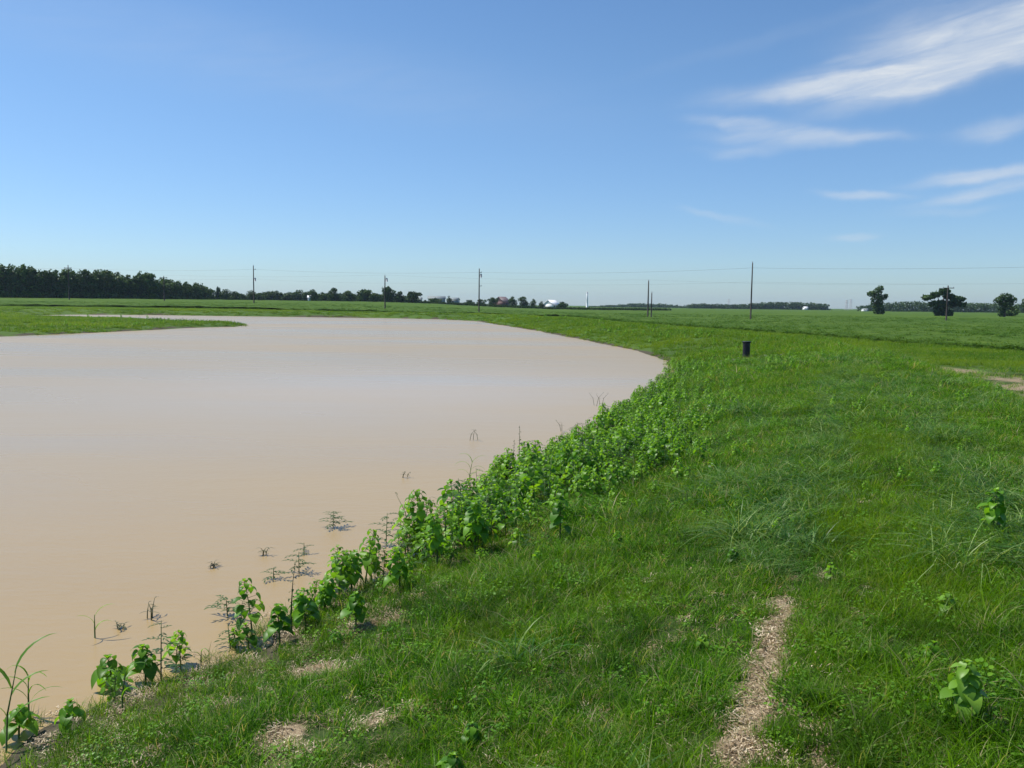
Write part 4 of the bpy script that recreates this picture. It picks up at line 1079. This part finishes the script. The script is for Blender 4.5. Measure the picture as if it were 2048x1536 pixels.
# tall standing crop, a dark strip in front of the farmstead
mb = MB(); r = np.random.default_rng(9)
Vs, Qs, Ts = [], [], []; b = 0
for px in np.arange(630, 1340, 5.0):
    x_, y_ = at(px, 440); z_ = zg(x_, y_)
    V, Q, T_, t = blades(60, 2.2, 1.3, 1.9, 0.35, (0.1, 0.8), r, 2, (0, 0.5), 0.0, 0.2)
    V = V + np.array([x_, y_, z_ + 0.2]); Vs.append(V); Qs.append((Q + b, T_ + b)); Ts.append(t); b += len(V)
tag(link('tall_crop', np_mesh('tall_crop', np.concatenate(Vs), [np.concatenate([q[0] for q in Qs]), np.concatenate([q[1] for q in Qs])], M['tree'], tint=np.concatenate(Ts))), 'dark strip of tall crop in front of the farm buildings', 'crop', kind='stuff')

# ------------------------------------------------------------------ farm buildings
def gable(px, D_, wpx, eave, roof, depth, mw, mr, label, name='farm_building', rz=0.0, windows=2, door=True, cat='farm building'):
    x_, y_ = at(px, D_); z_ = zg(x_, y_); W = wpx / FPX * D_
    o = empty(name, (x_, y_, z_ - 0.05), rz); tag(o, label, cat, 'buildings of the farmstead')
    a = MB(); h = W / 2; dd = depth / 2
    a.box(-h, h, -dd, dd, 0, eave); a.add([(-h, -dd, eave + .001), (-h, dd, eave + .001), (-h, 0, roof), (h, -dd, eave + .001), (h, dd, eave + .001), (h, 0, roof)], (), [(0, 1, 2), (3, 5, 4)])
    link('wall', a.mesh('wall', mw), o)
    c = MB(); e = .35
    for s_ in (-1, 1):
        sl = (roof - eave) / dd
        V = [(-h - e, s_ * (dd + e), eave - sl * e + .06), (h + e, s_ * (dd + e), eave - sl * e + .06), (h + e, 0, roof + .06), (-h - e, 0, roof + .06)]
        V += [(v[0], v[1], v[2] + .14) for v in V]
        c.add(V, [(0, 1, 2, 3), (4, 5, 6, 7), (0, 1, 5, 4), (1, 2, 6, 5), (2, 3, 7, 6), (3, 0, 4, 7)])
    link('roof', c.mesh('roof', mr), o)
    for i in range(windows):
        wx = -h + W * (i + 1) / (windows + 1); b = MB(); b.box(wx - .5, wx + .5, -dd - .05, -dd + .02, eave * .45, eave * .45 + 1.1); link('window', b.mesh('window', M['glass']), o)
    if door:
        b = MB(); b.box(h * .75 - .5, h * .75 + .5, -dd - .06, -dd + .02, 0.02, 2.1); link('door', b.mesh('door', M['roofgrey']), o)
    return o
gable(1103, 530, 19, 3.1, 5.6, 8, M['white'], M['roofwhite'], 'bright white farmhouse between the two low trees', 'farmhouse', 0.75, 3)
gable(1004, 530, 17, 3.6, 6.4, 9, M['redbarn'], M['roofred'], 'dull red barn with a faded reddish roof', 'barn', 0.7, 1)
gable(873, 545, 34, 3.4, 4.9, 9, M['grey'], M['roofgrey'], 'long grey farm building left of the small dark tree', 'farm_building', 0.1, 3)
gable(908, 545, 18, 3.2, 4.4, 9, M['grey'], M['roofgrey'], 'short grey farm building under the small dark tree', 'farm_building', -0.1, 1)
gable(840, 470, 7, 2.6, 3.6, 5, M['white'], M['roofgrey'], 'small pale shed at the right end of the centre row of trees', 'shed', 0.1, 0)
gable(619, 465, 5, 2.6, 3.6, 3, M['white'], M['roofwhite'], 'tiny white shed among the trees left of the tall rounded tree', 'shed', 0.1, 0)
gable(1611, 960, 7, 2.6, 4.0, 6, M['white'], M['roofwhite'], 'tiny white shed against the low dark belt of trees', 'shed', 0.1, 0)
gable(1730, 720, 9, 2.0, 2.8, 5, M['white'], M['roofgrey'], 'low pale shed left behind the narrow upright field tree', 'shed', 0.1, 0)
# slim white tower
for (px, top, D_, lab) in [(1174, 586, 900, 'slim white tower standing alone on the horizon')]:
    x_, y_ = at(px, D_); z_ = zg(x_, y_); H = top_z(px, top, D_) - z_
    o = empty('white_tower', (x_, y_, z_)); tag(o, lab, 'tower')
    mb = MB(); mb.tube([(0, 0, -.5), (0, 0, H * .5), (0, 0, H)], [1.15, 0.95, 0.7], 12); link('shaft', mb.mesh('shaft', M['white']), o)
    mb = MB(); mb.tube([(0, 0, H + .01), (0, 0, H + 1.2)], [0.9, 0.5], 10); link('head', mb.mesh('head', M['metal']), o)
def pylon(px, top, D_, lab):
    x_, y_ = at(px, D_); z_ = zg(x_, y_); H = top_z(px, top, D_) - z_
    o = empty('lattice_pylon', (x_, y_, z_)); tag(o, lab, 'pylon', 'far lattice pylons')
    mb = MB(); b = H * .13
    for sx_ in (-1, 1):
        for sy_ in (-1, 1): mb.tube([(sx_ * b, sy_ * b, -.3), (sx_ * b * .25, sy_ * b * .25, H)], .16, 4)
    for k in range(6):
        z0, z1 = H * k / 6, H * (k + 1) / 6; b0, b1 = b * (1 - .75 * k / 6), b * (1 - .75 * (k + 1) / 6)
        for s_ in (-1, 1):
            mb.tube([(-b0, s_ * b0, z0), (b1, s_ * b1, z1)], .1, 4); mb.tube([(b0, s_ * b0, z0), (-b1, s_ * b1, z1)], .1, 4)
    link('lattice', mb.mesh('lattice', M['metal']), o)
    for zz in (.72, .92): c = MB(); c.box(-H * .22, H * .22, -.2, .2, H * zz - .15, H * zz + .15); link('crossarm', c.mesh('crossarm', M['metal']), o)
pylon(1693, 600, 1300, 'left one of two faint lattice pylons left of the field trees')
pylon(1701, 598, 1500, 'right one of two faint lattice pylons left of the field trees')
pylon(1457, 598, 1700, 'faint lattice pylon left of the tallest pole')

# ------------------------------------------------------------------ summer haze
mt, t, out = new_mat('air')
pv = t.nodes.new('ShaderNodeVolumePrincipled'); pv.inputs['Color'].default_value = (0.62, 0.80, 1.0, 1); pv.inputs['Density'].default_value = 0.00009
pv.inputs['Anisotropy'].default_value = 0.2
t.links.new(pv.outputs[0], out.inputs['Volume'])
mb = MB(); mb.box(-3000, 3000, -200, 5600, -2.5, 60)
HAZE = True
if HAZE:
    hz_ = link('haze', mb.mesh('haze', mt)); tag(hz_, kind='stuff')
